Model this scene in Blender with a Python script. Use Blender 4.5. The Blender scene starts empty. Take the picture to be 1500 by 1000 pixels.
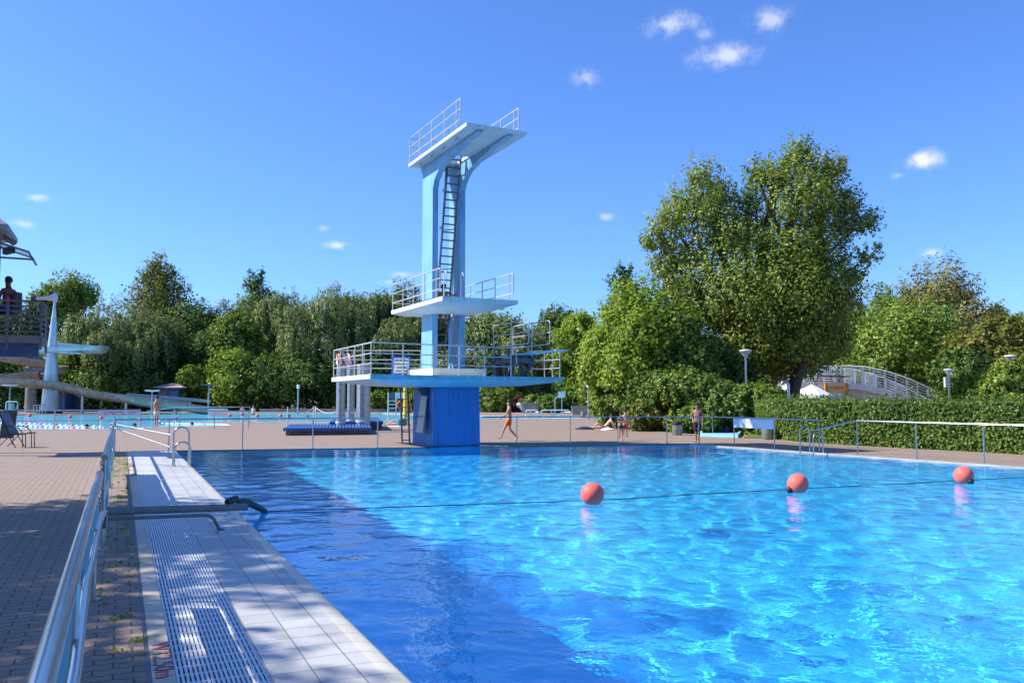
import bpy, math, random
import numpy as np
from mathutils import Vector, Matrix
from mathutils.geometry import tessellate_polygon

S = bpy.context.scene
COL = S.collection
R = math.radians
rnd = random.Random(7)
CAM_H, FPX, PITCH = 1.65, 1250.0, math.atan(82 / 1250.0)
CP, SP = math.cos(PITCH), math.sin(PITCH)

# ------------------------------------------------------------------ survey helpers (photo measurement -> place on the ground)
def ray(px, py):
    u, v = (px - 750) / FPX, (500 - py) / FPX
    return u, CP - v * SP, SP + v * CP
def G(px, py, z=0.0):
    u, f, w = ray(px, py); t = (z - CAM_H) / w
    return Vector((u * t, f * t, z))
def AT(px, py, Y):
    u, f, w = ray(px, py); t = Y / f
    return Vector((u * t, Y, CAM_H + w * t))

# ------------------------------------------------------------------ object helpers
def tag(o, label=None, cat=None, group=None, kind=None):
    if label: o['label'] = label
    if cat: o['category'] = cat
    if group: o['group'] = group
    if kind: o['kind'] = kind
    return o
def thing(name, label, cat, loc=(0, 0, 0), group=None):
    o = bpy.data.objects.new(name, None); COL.objects.link(o)
    o.location = loc; o.empty_display_size = .2; o['base'] = list(loc)
    return tag(o, label, cat, group)
def basis_of(o):
    while o.parent: o = o.parent
    return Vector(o['base']) if 'base' in o else Vector((0, 0, 0))
def link_mesh(me, name, parent=None, loc=(0, 0, 0)):
    o = bpy.data.objects.new(name, me); COL.objects.link(o)
    if parent: o.parent = parent
    else: o.location = loc
    return o
def dup(root, loc, label=None, group=None):
    c = root.copy(); COL.objects.link(c); c.location = loc; c['base'] = list(loc)
    if label: c['label'] = label
    if group: c['group'] = group
    for ch in root.children:
        d = ch.copy(); COL.objects.link(d); d.parent = c
        for g in ch.children:
            h = g.copy(); COL.objects.link(h); h.parent = d
    return c
def fillet(pts, rad, n=5, closed=False):
    P = [Vector(p) for p in pts]; out = []; L = len(P)
    for i, p in enumerate(P):
        if not closed and i in (0, L - 1): out.append(p); continue
        a = (P[i - 1] - p); b = (P[(i + 1) % L] - p)
        r = min(rad, a.length * .49, b.length * .49)
        s, e = p + a.normalized() * r, p + b.normalized() * r
        for k in range(n + 1):
            t = k / n
            out.append((s * (1 - t) + p * t) * (1 - t) + (p * (1 - t) + e * t) * t)
    return out
class MB:
    def __init__(s): s.v = []; s.f = []; s.m = []; s.cur = 0
    def add(s, v, f):
        o = len(s.v); s.v += [tuple(x) for x in v]
        s.f += [tuple(i + o for i in q) for q in f]; s.m += [s.cur] * len(f); return s
    def hexa(s, p):   # 8 corners: bottom 4 (ccw), top 4
        return s.add(p, [(3, 2, 1, 0), (4, 5, 6, 7), (0, 1, 5, 4), (1, 2, 6, 5), (2, 3, 7, 6), (3, 0, 4, 7)])
    def box(s, c, d, rz=0, M=None):
        c = Vector(c); x, y, z = d[0] / 2, d[1] / 2, d[2] / 2
        Q = M or Matrix.Rotation(rz, 3, 'Z')
        b = min(x, y, z) * .25; b = min(b, .02)
        pts = []
        for sx, sy, sz in ((-1,-1,-1),(1,-1,-1),(1,1,-1),(-1,1,-1),(-1,-1,1),(1,-1,1),(1,1,1),(-1,1,1)):
            pts.append(c + Q @ Vector((sx * x, sy * y, sz * z)))
        return s.hexa(pts)
    def prism(s, poly, z0, z1):
        n = len(poly)
        v = [(p[0], p[1], z0) for p in poly] + [(p[0], p[1], z1) for p in poly]
        f = [tuple(range(n - 1, -1, -1)), tuple(range(n, 2 * n))] + [(i, (i + 1) % n, n + (i + 1) % n, n + i) for i in range(n)]
        return s.add(v, f)
    def loft(s, rings, caps=True):
        n = len(rings[0]); v = [p for r in rings for p in r]; f = []
        for k in range(len(rings) - 1):
            for i in range(n):
                j = (i + 1) % n
                f.append((k * n + i, k * n + j, (k + 1) * n + j, (k + 1) * n + i))
        if caps: f += [tuple(range(n - 1, -1, -1)), tuple(range((len(rings) - 1) * n, len(rings) * n))]
        return s.add(v, f)
    def tube(s, pts, r, n=8, caps=True):
        P = [Vector(p) for p in pts]; rr = r if isinstance(r, (list, tuple)) else [r] * len(P)
        rings = []; up = None
        for i, p in enumerate(P):
            t = (P[min(i + 1, len(P) - 1)] - P[max(i - 1, 0)]).normalized()
            if up is None: up = t.orthogonal().normalized()
            up = (up - t * up.dot(t)); up = up.normalized() if up.length > 1e-6 else t.orthogonal().normalized()
            b = t.cross(up)
            rings.append([p + (up * math.cos(2 * math.pi * k / n) + b * math.sin(2 * math.pi * k / n)) * rr[i] for k in range(n)])
        return s.loft(rings, caps)
    def lathe(s, c, prof, n=16):
        c = Vector(c)
        return s.loft([[c + Vector((r * math.cos(2 * math.pi * k / n), r * math.sin(2 * math.pi * k / n), z)) for k in range(n)] for r, z in prof])
    def ball(s, c, r, n=20, m=12, sc=(1, 1, 1)):
        c = Vector(c); rings = []
        for i in range(m + 1):
            a = math.pi * i / m; q = max(math.sin(a), .004)
            rings.append([c + Vector((r * q * math.cos(2 * math.pi * k / n) * sc[0], r * q * math.sin(2 * math.pi * k / n) * sc[1], -r * math.cos(a) * sc[2])) for k in range(n)])
        return s.loft(rings)
    def mesh(s, name, mats, base=Vector((0, 0, 0)), smooth=None):
        me = bpy.data.meshes.new(name)
        b = Vector(base)
        me.from_pydata([(x - b.x, y - b.y, z - b.z) for x, y, z in s.v], [], s.f)
        for m in (mats if isinstance(mats, (list, tuple)) else [mats]): me.materials.append(m)
        for p, k in zip(me.polygons, s.m): p.material_index = k
        if smooth is not None:
            me.polygons.foreach_set('use_smooth', [True] * len(me.polygons)); me.update()
            me.set_sharp_from_angle(angle=R(smooth))
        return me
    def part(s, name, mats, parent, smooth=40):
        return link_mesh(s.mesh(name, mats, basis_of(parent), smooth), name, parent)
    def solo(s, name, mats, base, label=None, cat=None, group=None, kind=None, smooth=40):
        return tag(link_mesh(s.mesh(name, mats, base, smooth), name, None, base), label, cat, group, kind)

# ------------------------------------------------------------------ materials
def pmat(name, col, rough=.5, metal=0., var=.0, vscale=3., bump=0., bscale=40., spec=.5, dirt=None, streak=0.):
    m = bpy.data.materials.new(name); m.use_nodes = True; nt = m.node_tree; b = nt.nodes['Principled BSDF']
    b.inputs['Base Color'].default_value = (*col, 1); b.inputs['Roughness'].default_value = rough; b.inputs['Metallic'].default_value = metal
    b.inputs['Specular IOR Level'].default_value = spec
    tc = nt.nodes.new('ShaderNodeTexCoord')
    if var:
        n = nt.nodes.new('ShaderNodeTexNoise'); n.inputs['Scale'].default_value = vscale; n.inputs['Detail'].default_value = 6
        nt.links.new(tc.outputs['Object'], n.inputs['Vector'])
        r = nt.nodes.new('ShaderNodeValToRGB'); r.color_ramp.elements[0].position = .3; r.color_ramp.elements[1].position = .7
        d = dirt or tuple(c * (1 - var) for c in col)
        r.color_ramp.elements[0].color = (*d, 1); r.color_ramp.elements[1].color = (*[min(1, c * (1 + var * .4)) for c in col], 1)
        nt.links.new(n.outputs['Fac'], r.inputs[0]); nt.links.new(r.outputs[0], b.inputs['Base Color'])
    if streak:
        mp = nt.nodes.new('ShaderNodeMapping'); mp.inputs['Scale'].default_value = (5, 5, .35); nt.links.new(tc.outputs['Object'], mp.inputs[0])
        n4 = nt.nodes.new('ShaderNodeTexNoise'); n4.inputs['Scale'].default_value = 1.6; n4.inputs['Detail'].default_value = 7; nt.links.new(mp.outputs[0], n4.inputs['Vector'])
        mr = nt.nodes.new('ShaderNodeMapRange'); mr.inputs[1].default_value = .48; mr.inputs[2].default_value = .78; mr.inputs[3].default_value = 0; mr.inputs[4].default_value = streak * 2; nt.links.new(n4.outputs['Fac'], mr.inputs[0])
        mx = nt.nodes.new('ShaderNodeMix'); mx.data_type = 'RGBA'; nt.links.new(mr.outputs[0], mx.inputs[0]); nt.links.new(b.inputs['Base Color'].links[0].from_socket, mx.inputs[6]); mx.inputs[7].default_value = (*[c * .5 for c in col], 1); nt.links.new(mx.outputs[2], b.inputs['Base Color'])
    if bump:
        n2 = nt.nodes.new('ShaderNodeTexNoise'); n2.inputs['Scale'].default_value = bscale; n2.inputs['Detail'].default_value = 4
        nt.links.new(tc.outputs['Object'], n2.inputs['Vector'])
        bp = nt.nodes.new('ShaderNodeBump'); bp.inputs['Strength'].default_value = bump; bp.inputs['Distance'].default_value = .01
        nt.links.new(n2.outputs['Fac'], bp.inputs['Height']); nt.links.new(bp.outputs[0], b.inputs['Normal'])
    return m
def brickmat(name, c1, c2, mortar, w, h, gap, rot=0., offset=.5, rough=.8, wob=0., bump=.4, stain=.25, stain_col=None, scale2=.6):
    m = bpy.data.materials.new(name); m.use_nodes = True; nt = m.node_tree; N = nt.nodes.new; L = nt.links.new; b = nt.nodes['Principled BSDF']
    b.inputs['Roughness'].default_value = rough; b.inputs['Specular IOR Level'].default_value = .3
    tc = N('ShaderNodeTexCoord'); mp = N('ShaderNodeMapping'); mp.inputs['Rotation'].default_value = (0, 0, rot)
    L(tc.outputs['Object'], mp.inputs['Vector']); vec = mp.outputs[0]
    if wob:
        wv = N('ShaderNodeTexWave'); wv.wave_type = 'BANDS'; wv.bands_direction = 'X'; wv.inputs['Scale'].default_value = .314 / w * 2
        L(vec, wv.inputs['Vector'])
        mm = N('ShaderNodeMath'); mm.operation = 'MULTIPLY_ADD'; mm.inputs[1].default_value = wob; mm.inputs[2].default_value = 0; L(wv.outputs['Fac'], mm.inputs[0])
        cb = N('ShaderNodeCombineXYZ'); L(mm.outputs[0], cb.inputs[1])
        ad = N('ShaderNodeVectorMath'); L(vec, ad.inputs[0]); L(cb.outputs[0], ad.inputs[1]); vec = ad.outputs[0]
    br = N('ShaderNodeTexBrick'); br.offset = offset; br.inputs['Scale'].default_value = 1; br.inputs['Brick Width'].default_value = w; br.inputs['Row Height'].default_value = h
    br.inputs['Mortar Size'].default_value = gap; br.inputs['Mortar Smooth'].default_value = .3
    br.inputs['Color1'].default_value = (*c1, 1); br.inputs['Color2'].default_value = (*c2, 1); br.inputs['Mortar'].default_value = (*mortar, 1)
    L(vec, br.inputs['Vector'])
    n = N('ShaderNodeTexNoise'); n.inputs['Scale'].default_value = scale2; n.inputs['Detail'].default_value = 8; n.inputs['Roughness'].default_value = .65; L(tc.outputs['Object'], n.inputs['Vector'])
    rp = N('ShaderNodeMapRange'); rp.inputs[1].default_value = .35; rp.inputs[2].default_value = .75; rp.inputs[3].default_value = 0; rp.inputs[4].default_value = stain; L(n.outputs['Fac'], rp.inputs[0])
    mx = N('ShaderNodeMix'); mx.data_type = 'RGBA'; L(rp.outputs[0], mx.inputs[0]); L(br.outputs['Color'], mx.inputs[6])
    mx.inputs[7].default_value = (*(stain_col or tuple(c * .45 for c in c1)), 1)
    L(mx.outputs[2], b.inputs['Base Color'])
    n3 = N('ShaderNodeTexNoise'); n3.inputs['Scale'].default_value = 60; L(tc.outputs['Object'], n3.inputs['Vector'])
    ml = N('ShaderNodeMath'); ml.operation = 'MULTIPLY_ADD'; ml.inputs[1].default_value = -1; L(br.outputs['Fac'], ml.inputs[0])
    m2 = N('ShaderNodeMath'); m2.operation = 'MULTIPLY'; m2.inputs[1].default_value = .35; L(n3.outputs['Fac'], m2.inputs[0]); L(m2.outputs[0], ml.inputs[2])
    bp = N('ShaderNodeBump'); bp.inputs['Strength'].default_value = bump; bp.inputs['Distance'].default_value = .006; L(ml.outputs[0], bp.inputs['Height']); L(bp.outputs[0], b.inputs['Normal'])
    return m
def leafmat(name, dark, mid, light, trans=.27):
    m = bpy.data.materials.new(name); m.use_nodes = True; nt = m.node_tree; N = nt.nodes.new; L = nt.links.new; nt.nodes.clear()
    at = N('ShaderNodeAttribute'); at.attribute_name = 'tint'
    r = N('ShaderNodeValToRGB'); r.color_ramp.elements[0].color = (*dark, 1); r.color_ramp.elements[1].color = (*light, 1)
    e = r.color_ramp.elements.new(.5); e.color = (*mid, 1); L(at.outputs['Fac'], r.inputs[0])
    d = N('ShaderNodeBsdfDiffuse'); t = N('ShaderNodeBsdfTranslucent'); g = N('ShaderNodeBsdfGlossy'); g.inputs['Roughness'].default_value = .45
    hs = N('ShaderNodeHueSaturation'); hs.inputs['Hue'].default_value = .485; hs.inputs['Value'].default_value = 1.25; L(r.outputs[0], hs.inputs['Color'])
    L(r.outputs[0], d.inputs[0]); L(hs.outputs[0], t.inputs[0])
    m1 = N('ShaderNodeMixShader'); m1.inputs[0].default_value = trans; L(d.outputs[0], m1.inputs[1]); L(t.outputs[0], m1.inputs[2])
    m2 = N('ShaderNodeMixShader'); m2.inputs[0].default_value = .018; L(m1.outputs[0], m2.inputs[1]); L(g.outputs[0], m2.inputs[2])
    o = N('ShaderNodeOutputMaterial'); L(m2.outputs[0], o.inputs[0])
    return m

steel = pmat('brushed stainless steel', (.46, .47, .48), .25, 1., .12, 8)
galv = pmat('galvanised steel', (.44, .45, .45), .4, 1., .25, 6)
slidesteel = pmat('weathered slide steel', (.30, .26, .22), .45, .55, .35, 2.5)
railgrey = pmat('pale galvanised rail', (.50, .50, .49), .45, .25, .18, 5)
dsteel = pmat('dark painted steel', (.09, .10, .12), .5, .0, .2)
postgrey = pmat('grey post paint', (.30, .31, .32), .6, 0, .15)
white = pmat('white paint', (.78, .78, .75), .45, 0, .10, 2.2)
cream = pmat('cream paint', (.78, .76, .66), .55, 0, .10, 3)
slabmat = pmat('platform paint', (.70, .73, .70), .6, 0, .14, 1.6, .15, 30, .3, streak=.4)
underbounce = pmat('underside water bounce blue', (.40, .57, .66), .6, 0, .16, 1.2, .15, 30, .3)  # blue bounce off the water, put into the underside colour
slabblue = pmat('pale blue platform paint', (.27, .60, .78), .5, 0, .16, 1.4, .15, 30)
edgeshade = pmat('teal edge shade tone', (.20, .46, .54), .6, 0, .30, 5)  # shaded front edge: sky and water reflection put into the colour
finblue = pmat('sky blue tower paint', (.19, .42, .67), .55, 0, .12, 1.1, .15, 25, .25, streak=.36)
baseblue = pmat('deep blue base paint', (.038, .19, .49), .55, 0, .14, .9, .15, 25, .3, streak=.42)
beamblue = pmat('bracket blue paint', (.16, .36, .66), .5, 0, .12, 1.2)
black = pmat('black rubber', (.015, .015, .017), .6)
dgrey = pmat('dark grey plastic', (.10, .10, .11), .5, 0, .2)
grey = pmat('grey board', (.36, .37, .38), .6, 0, .12)
lgrey = pmat('light grey paint', (.6, .61, .62), .5, 0, .1)
red = pmat('red paint', (.62, .06, .05), .5)
coral = pmat('coral buoy plastic', (.98, .15, .12), .5, 0, .08, 6, spec=.3)
orange = pmat('orange painted wood', (.62, .20, .03), .5, 0, .2, 8)
yellow = pmat('yellow paint', (.82, .66, .04), .45, 0, .1)
bluepl = pmat('blue plastic slats', (.025, .11, .36), .45, 0, .15, 4)
teal = pmat('teal banner cloth', (.06, .30, .36), .6, 0, .15)
signblue = pmat('sign blue', (.03, .12, .55), .4)
ltblue = pmat('light blue basin', (.30, .62, .85), .4, 0, .08)
dkblue = pmat('dark blue cladding', (.025, .07, .17), .5, 0, .3, 2)
bannerw = pmat('pale banner', (.62, .66, .74), .6, 0, .1)
concrete = pmat('pale concrete', (.42, .40, .37), .85, 0, .35, 1.2, .4, 20)
dconc = pmat('dark concrete', (.16, .15, .14), .85, 0, .3, 2)
roofmat = pmat('weathered roof', (.30, .28, .27), .8, 0, .3, 4, .5, 30)
slingmat = pmat('grey sling fabric', (.16, .19, .26), .8, 0, .1, 20)
inkmat = pmat('printed ink', (.03, .035, .05), .7)
bark = pmat('bark', (.09, .07, .055), .9, 0, .4, 5, .6, 18)
birchbark = pmat('birch bark', (.50, .47, .42), .8, 0, .6, 3, .4, 18, dirt=(.10, .09, .08))
tilegrey = brickmat('pale deck tiles', (.52, .53, .53), (.44, .45, .45), (.16, .15, .14), .25, .25, .005, offset=0, rough=.45, bump=.3, stain=.6, stain_col=(.30, .28, .25), scale2=1.3)
tilebeige = brickmat('beige edge tiles', (.64, .53, .38), (.56, .47, .36), (.18, .15, .12), .14, .245, .005, offset=0, rough=.5, bump=.3, stain=.3)
gratemat = pmat('white grate plastic', (.70, .72, .74), .4, 0, .08, 5)
copingmat = brickmat('cream coping tiles', (.66, .63, .52), (.60, .57, .48), (.30, .28, .22), 2.0, .245, .005, offset=0, rough=.35, bump=.2, stain=.3)
pavers = brickmat('reddish concrete pavers', (.325, .245, .195), (.275, .208, .168), (.08, .065, .05), .225, .115, .007, rot=R(-24.56), wob=.02, bump=.9, stain=.35, stain_col=(.25, .195, .15), scale2=.45)

LEAF = dict(
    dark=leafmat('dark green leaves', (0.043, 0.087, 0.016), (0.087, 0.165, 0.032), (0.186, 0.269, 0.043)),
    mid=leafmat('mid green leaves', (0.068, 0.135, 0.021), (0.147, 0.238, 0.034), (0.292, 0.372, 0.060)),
    bright=leafmat('bright green leaves', (0.102, 0.190, 0.018), (0.205, 0.318, 0.033), (0.394, 0.472, 0.068), .42),
    birch=leafmat('birch leaves', (0.097, 0.141, 0.046), (0.186, 0.244, 0.078), (0.321, 0.372, 0.121)),
    olive=leafmat('olive leaves', (0.085, 0.109, 0.021), (0.179, 0.196, 0.033), (0.316, 0.307, 0.061)),
    linden=leafmat('browning linden leaves', (0.121, 0.124, 0.033), (0.256, 0.239, 0.070), (0.426, 0.371, 0.122)),
    hedge=leafmat('hedge leaves', (0.051, 0.105, 0.020), (0.106, 0.190, 0.033), (0.223, 0.299, 0.061)),
    purple=leafmat('purple leaves', (0.085, 0.033, 0.033), (0.155, 0.054, 0.053), (0.239, 0.090, 0.075)),
    silver=leafmat('maple leaves', (0.093, 0.147, 0.024), (0.190, 0.258, 0.040), (0.395, 0.430, 0.075)),
)

# ------------------------------------------------------------------ camera, light, sky
cam = bpy.data.cameras.new('camera'); co = bpy.data.objects.new('camera', cam); COL.objects.link(co)
co.location = (0, 0, CAM_H); co.rotation_euler = (R(90) + PITCH, 0, 0); cam.lens = 30.0; cam.sensor_width = 36; cam.clip_end = 3000; S.camera = co
SUN_EL = R(43); sdir = Vector((-math.cos(SUN_EL), .035, math.sin(SUN_EL))).normalized()
ld = bpy.data.lights.new('sun', 'SUN'); lo = bpy.data.objects.new('sun', ld); COL.objects.link(lo)
ld.energy = 5.0; ld.angle = R(.5); ld.color = (1, .935, .82); lo.rotation_euler = sdir.to_track_quat('Z', 'Y').to_euler(); lo.location = (-60, 0, 60)
ld.cycles.is_caustics_light = True
W = bpy.data.worlds.new('World'); S.world = W; W.use_nodes = True
def build_world():
    nt = W.node_tree; N = nt.nodes.new; L = nt.links.new; bg = nt.nodes['Background']
    sk = N('ShaderNodeTexSky'); sk.sky_type = 'NISHITA'; sk.sun_disc = False; sk.sun_elevation = SUN_EL; sk.sun_rotation = R(-90)
    sk.air_density = 1.0; sk.dust_density = .6; sk.ozone_density = 3.0; sk.altitude = 100
    tint = N('ShaderNodeMix'); tint.data_type = 'RGBA'; tint.blend_type = 'MULTIPLY'; tint.inputs[0].default_value = 1; L(sk.outputs[0], tint.inputs[6]); tint.inputs[7].default_value = (.69, 1.04, 1.68, 1)
    bg.inputs[1].default_value = .090
    tc = N('ShaderNodeTexCoord'); nz = N('ShaderNodeTexNoise'); nz.inputs['Scale'].default_value = 42; nz.inputs['Detail'].default_value = 10; nz.inputs['Roughness'].default_value = .68
    L(tc.outputs['Generated'], nz.inputs['Vector'])
    tot = None
    clouds = [(985, 35, 58, 24, .62), (1128, 30, 40, 24, .6), (1064, 82, 60, 22, .75), (858, 117, 27, 22, .62), (1353, 234, 33, 19, 1.0), (1316, 257, 16, 7, .4), (888, 318, 16, 8, .5),
              (494, 359, 24, 10, .85), (54, 289, 26, 9, .62), (36, 329, 30, 8, .5), (588, 402, 40, 8, .5), (570, 413, 22, 7, .45), (474, 335, 14, 7, .3), (1366, 369, 24, 10, .6), (1030, 50, 26, 12, .35), (1490, 430, 10, 5, .2)]
    for px, py, w, h, s in clouds:
        d = Vector(ray(px, py)).normalized(); rt = d.cross(Vector((0, 0, 1))).normalized(); up = rt.cross(d)
        a = N('ShaderNodeVectorMath'); a.operation = 'DOT_PRODUCT'; a.inputs[1].default_value = rt * (FPX / w); L(tc.outputs['Generated'], a.inputs[0])
        b = N('ShaderNodeVectorMath'); b.operation = 'DOT_PRODUCT'; b.inputs[1].default_value = up * (FPX / h); L(tc.outputs['Generated'], b.inputs[0])
        f = N('ShaderNodeVectorMath'); f.operation = 'DOT_PRODUCT'; f.inputs[1].default_value = d; L(tc.outputs['Generated'], f.inputs[0])
        c = N('ShaderNodeCombineXYZ'); L(a.outputs['Value'], c.inputs[0]); L(b.outputs['Value'], c.inputs[1])
        fr = N('ShaderNodeMath'); fr.operation = 'LESS_THAN'; fr.inputs[1].default_value = 0; L(f.outputs['Value'], fr.inputs[0])
        f9 = N('ShaderNodeMath'); f9.operation = 'MULTIPLY'; f9.inputs[1].default_value = 99; L(fr.outputs[0], f9.inputs[0]); L(f9.outputs[0], c.inputs[2])
        ln = N('ShaderNodeVectorMath'); ln.operation = 'LENGTH'; L(c.outputs[0], ln.inputs[0])
        mr = N('ShaderNodeMapRange'); mr.inputs[1].default_value = 1.35; mr.inputs[2].default_value = 0; mr.inputs[3].default_value = 0; mr.inputs[4].default_value = 1; L(ln.outputs['Value'], mr.inputs[0])
        ns = N('ShaderNodeMath'); ns.operation = 'MULTIPLY_ADD'; ns.inputs[1].default_value = 2.6; ns.inputs[2].default_value = -1.45; L(nz.outputs['Fac'], ns.inputs[0])
        ad = N('ShaderNodeMath'); ad.operation = 'ADD'; L(mr.outputs[0], ad.inputs[0]); L(ns.outputs[0], ad.inputs[1])
        ml = N('ShaderNodeMath'); ml.operation = 'MULTIPLY'; L(ad.outputs[0], ml.inputs[0]); L(mr.outputs[0], ml.inputs[1])
        sm = N('ShaderNodeMapRange'); sm.interpolation_type = 'SMOOTHSTEP'; sm.inputs[1].default_value = 0; sm.inputs[2].default_value = .85; sm.inputs[4].default_value = s * .85; L(ml.outputs[0], sm.inputs[0])
        if tot is None: tot = sm.outputs[0]
        else:
            mxn = N('ShaderNodeMath'); mxn.operation = 'MAXIMUM'; L(tot, mxn.inputs[0]); L(sm.outputs[0], mxn.inputs[1]); tot = mxn.outputs[0]
    mx = N('ShaderNodeMix'); mx.data_type = 'RGBA'; L(tot, mx.inputs[0]); L(tint.outputs[2], mx.inputs[6]); mx.inputs[7].default_value = (7.2, 7.4, 7.8, 1)
    L(mx.outputs[2], bg.inputs[0])
build_world()
S.view_settings.view_transform = 'Standard'; S.view_settings.look = 'None'; S.view_settings.exposure = .70; S.view_settings.gamma = 1

# ------------------------------------------------------------------ the ground, the two pools and their edges
TH = R(24.56)
ED, EN = Vector((-math.sin(TH), math.cos(TH), 0)), Vector((-math.cos(TH), -math.sin(TH), 0))   # along the left pool edge / away from it
EA = Vector((-.55, 5.06, 0)); T0, T1 = -9.0, 23.9
def E(t, off, z=0): return EA + ED * t + EN * off + Vector((0, 0, z))
TO = Vector((-2.21, 27.12, 0)); TR, TB = Vector((.895, .446, 0)), Vector((-.446, .895, 0))      # the diving tower's frame
def T(r, b, z): return TO + TR * r + TB * b + Vector((0, 0, z))
WZ = -.03
farL, farR = E(T1, 0), Vector((6.32, 30.57, 0))
edge = (farR - farL).normalized()
def on_far(x): return farL + edge * ((x - farL.x) / edge.x)
b0, b1 = T(.38, 1.86, 0), T(2.26, 1.86, 0)
b2 = T(2.26, .9, 0)
n0 = on_far(b0.x - .15); n1 = on_far(b1.x + .9)
rdir = Vector((12.16 - 6.32, 20.42 - 30.57, 0)).normalized()
nearR = farR + rdir * 34; nearL = E(T0, 0)
pool = [nearL, farL, n0, b0, b1, n1, farR, nearR]
hole = [E(T0, 1.42), E(T1, 1.42), farL] + pool[2:]
far_pool = [G(-500, 629), G(195, 628.3), G(205, 626.2), G(332, 623), G(322, 620.8), G(236, 619.4), G(330, 617.6), G(540, 617.4), G(700, 614.3), G(850, 612.6), G(850, 610.6), G(700, 608.5), G(560, 605), G(330, 604.3), G(80, 607.6), G(-500, 608)]
far_pool = [Vector((p.x, p.y, 0)) for p in far_pool]
def sheet(outer, holes, z):
    loops = [outer] + holes; pts = [Vector((p[0], p[1], z)) for l in loops for p in l]
    tri = tessellate_polygon([[Vector((p[0], p[1], 0)) for p in l] for l in loops])
    m = MB(); m.add(pts, [tuple(t) for t in tri]); return m
big = [Vector((-420, -60, 0)), Vector((420, -60, 0)), Vector((420, 140, 0)), Vector((-420, 140, 0))]
deck = sheet(big, [hole, far_pool], 0).solo('pool_deck', pavers, (0, 0, 0), kind='structure', smooth=None)
for p in deck.data.polygons:
    if p.normal.z < 0: p.flip()
lawn = pmat('dry lawn', (.08, .10, .03), .95, 0, .4, .4)
MB().add([(-1500, 139, -.02), (1500, 139, -.02), (1500, 2500, -.02), (-1500, 2500, -.02)], [(0, 1, 2, 3)]).solo('ground', lawn, (0, 0, 0), kind='structure', smooth=None)

PD = -2.7
poolfloor = bpy.data.materials.new('blue pool tiles'); poolfloor.use_nodes = True
def pool_nodes(m, c1, c2, mort, w):
    nt = m.node_tree; N = nt.nodes.new; L = nt.links.new; b = nt.nodes['Principled BSDF']; b.inputs['Roughness'].default_value = .5
    tc = N('ShaderNodeTexCoord'); mp = N('ShaderNodeMapping'); mp.inputs['Rotation'].default_value = (0, 0, -TH); L(tc.outputs['Object'], mp.inputs[0])
    br = N('ShaderNodeTexBrick'); br.offset = 0; br.inputs['Scale'].default_value = 1; br.inputs['Brick Width'].default_value = w; br.inputs['Row Height'].default_value = w; br.inputs['Mortar Size'].default_value = w * .03
    br.inputs['Color1'].default_value = (*c1, 1); br.inputs['Color2'].default_value = (*c2, 1); br.inputs['Mortar'].default_value = (*mort, 1)
    L(mp.outputs[0], br.inputs['Vector']); L(br.outputs['Color'], b.inputs['Base Color'])
pool_nodes(poolfloor, (.05, .60, .95), (.042, .56, .93), (.034, .47, .87), .3)
farfloor = pmat('turquoise pool floor', (.16, .58, .80), .5, 0, .08, .5)
def basin(poly, depth, m, name):
    n = len(poly); v = [(p.x, p.y, WZ - .022) for p in poly] + [(p.x, p.y, depth) for p in poly]
    tri = tessellate_polygon([[Vector((p.x, p.y, 0)) for p in poly]])
    mb = MB(); mb.add(v, [(i, (i + 1) % n, n + (i + 1) % n, n + i) for i in range(n)] + [tuple(n + k for k in t) for t in tri])
    o = mb.solo(name, m, (0, 0, 0), kind='structure', smooth=None); o.cycles.is_caustics_receiver = True; return o
basin(pool, PD, poolfloor, 'pool_basin'); basin(far_pool, -1.5, farfloor, 'far_pool_basin')

def inside(x, y, poly):
    c = np.zeros(x.shape, bool); n = len(poly)
    for i in range(n):
        a, b = poly[i], poly[(i + 1) % n]
        if abs(b.y - a.y) < 1e-9: continue
        c ^= ((a.y > y) != (b.y > y)) & (x < (b.x - a.x) * (y - a.y) / (b.y - a.y) + a.x)
    return c
def grid_water(name, X, Y, Z, keep_poly, mat):
    nr, na = X.shape
    V = np.stack([X, Y, Z], -1).reshape(-1, 3)
    ins = inside(X, Y, keep_poly)
    i = np.arange(nr - 1)[:, None] * na + np.arange(na - 1)[None]
    F = np.stack([i, i + 1, i + na + 1, i + na], -1).reshape(-1, 4)
    k = ins.reshape(-1)[F].any(1); F = F[k]
    used = np.unique(F); rm = np.full(len(V), -1, np.int64); rm[used] = np.arange(len(used)); V = V[used]; F = rm[F]
    me = bpy.data.meshes.new(name); me.vertices.add(len(V)); me.vertices.foreach_set('co', V.ravel())
    me.loops.add(F.size); me.loops.foreach_set('vertex_index', F.ravel().astype(np.int32)); me.polygons.add(len(F)); me.polygons.foreach_set('loop_start', np.arange(0, F.size, 4, dtype=np.int32))
    me.update(calc_edges=True); me.polygons.foreach_set('use_smooth', np.ones(len(F), bool)); me.materials.append(mat)
    o = link_mesh(me, name); tag(o, kind='structure'); return o
watermat = bpy.data.materials.new('clear pool water'); watermat.use_nodes = True
nt = watermat.node_tree; nt.nodes.clear(); g = nt.nodes.new('ShaderNodeBsdfGlass'); g.inputs['IOR'].default_value = 1.333; g.inputs['Roughness'].default_value = 0
oo = nt.nodes.new('ShaderNodeOutputMaterial'); nt.links.new(g.outputs[0], oo.inputs[0])
tcw = nt.nodes.new('ShaderNodeTexCoord'); nzw = nt.nodes.new('ShaderNodeTexNoise'); nzw.inputs['Scale'].default_value = 8; nzw.inputs['Detail'].default_value = 2; nt.links.new(tcw.outputs['Object'], nzw.inputs[0])
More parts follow.
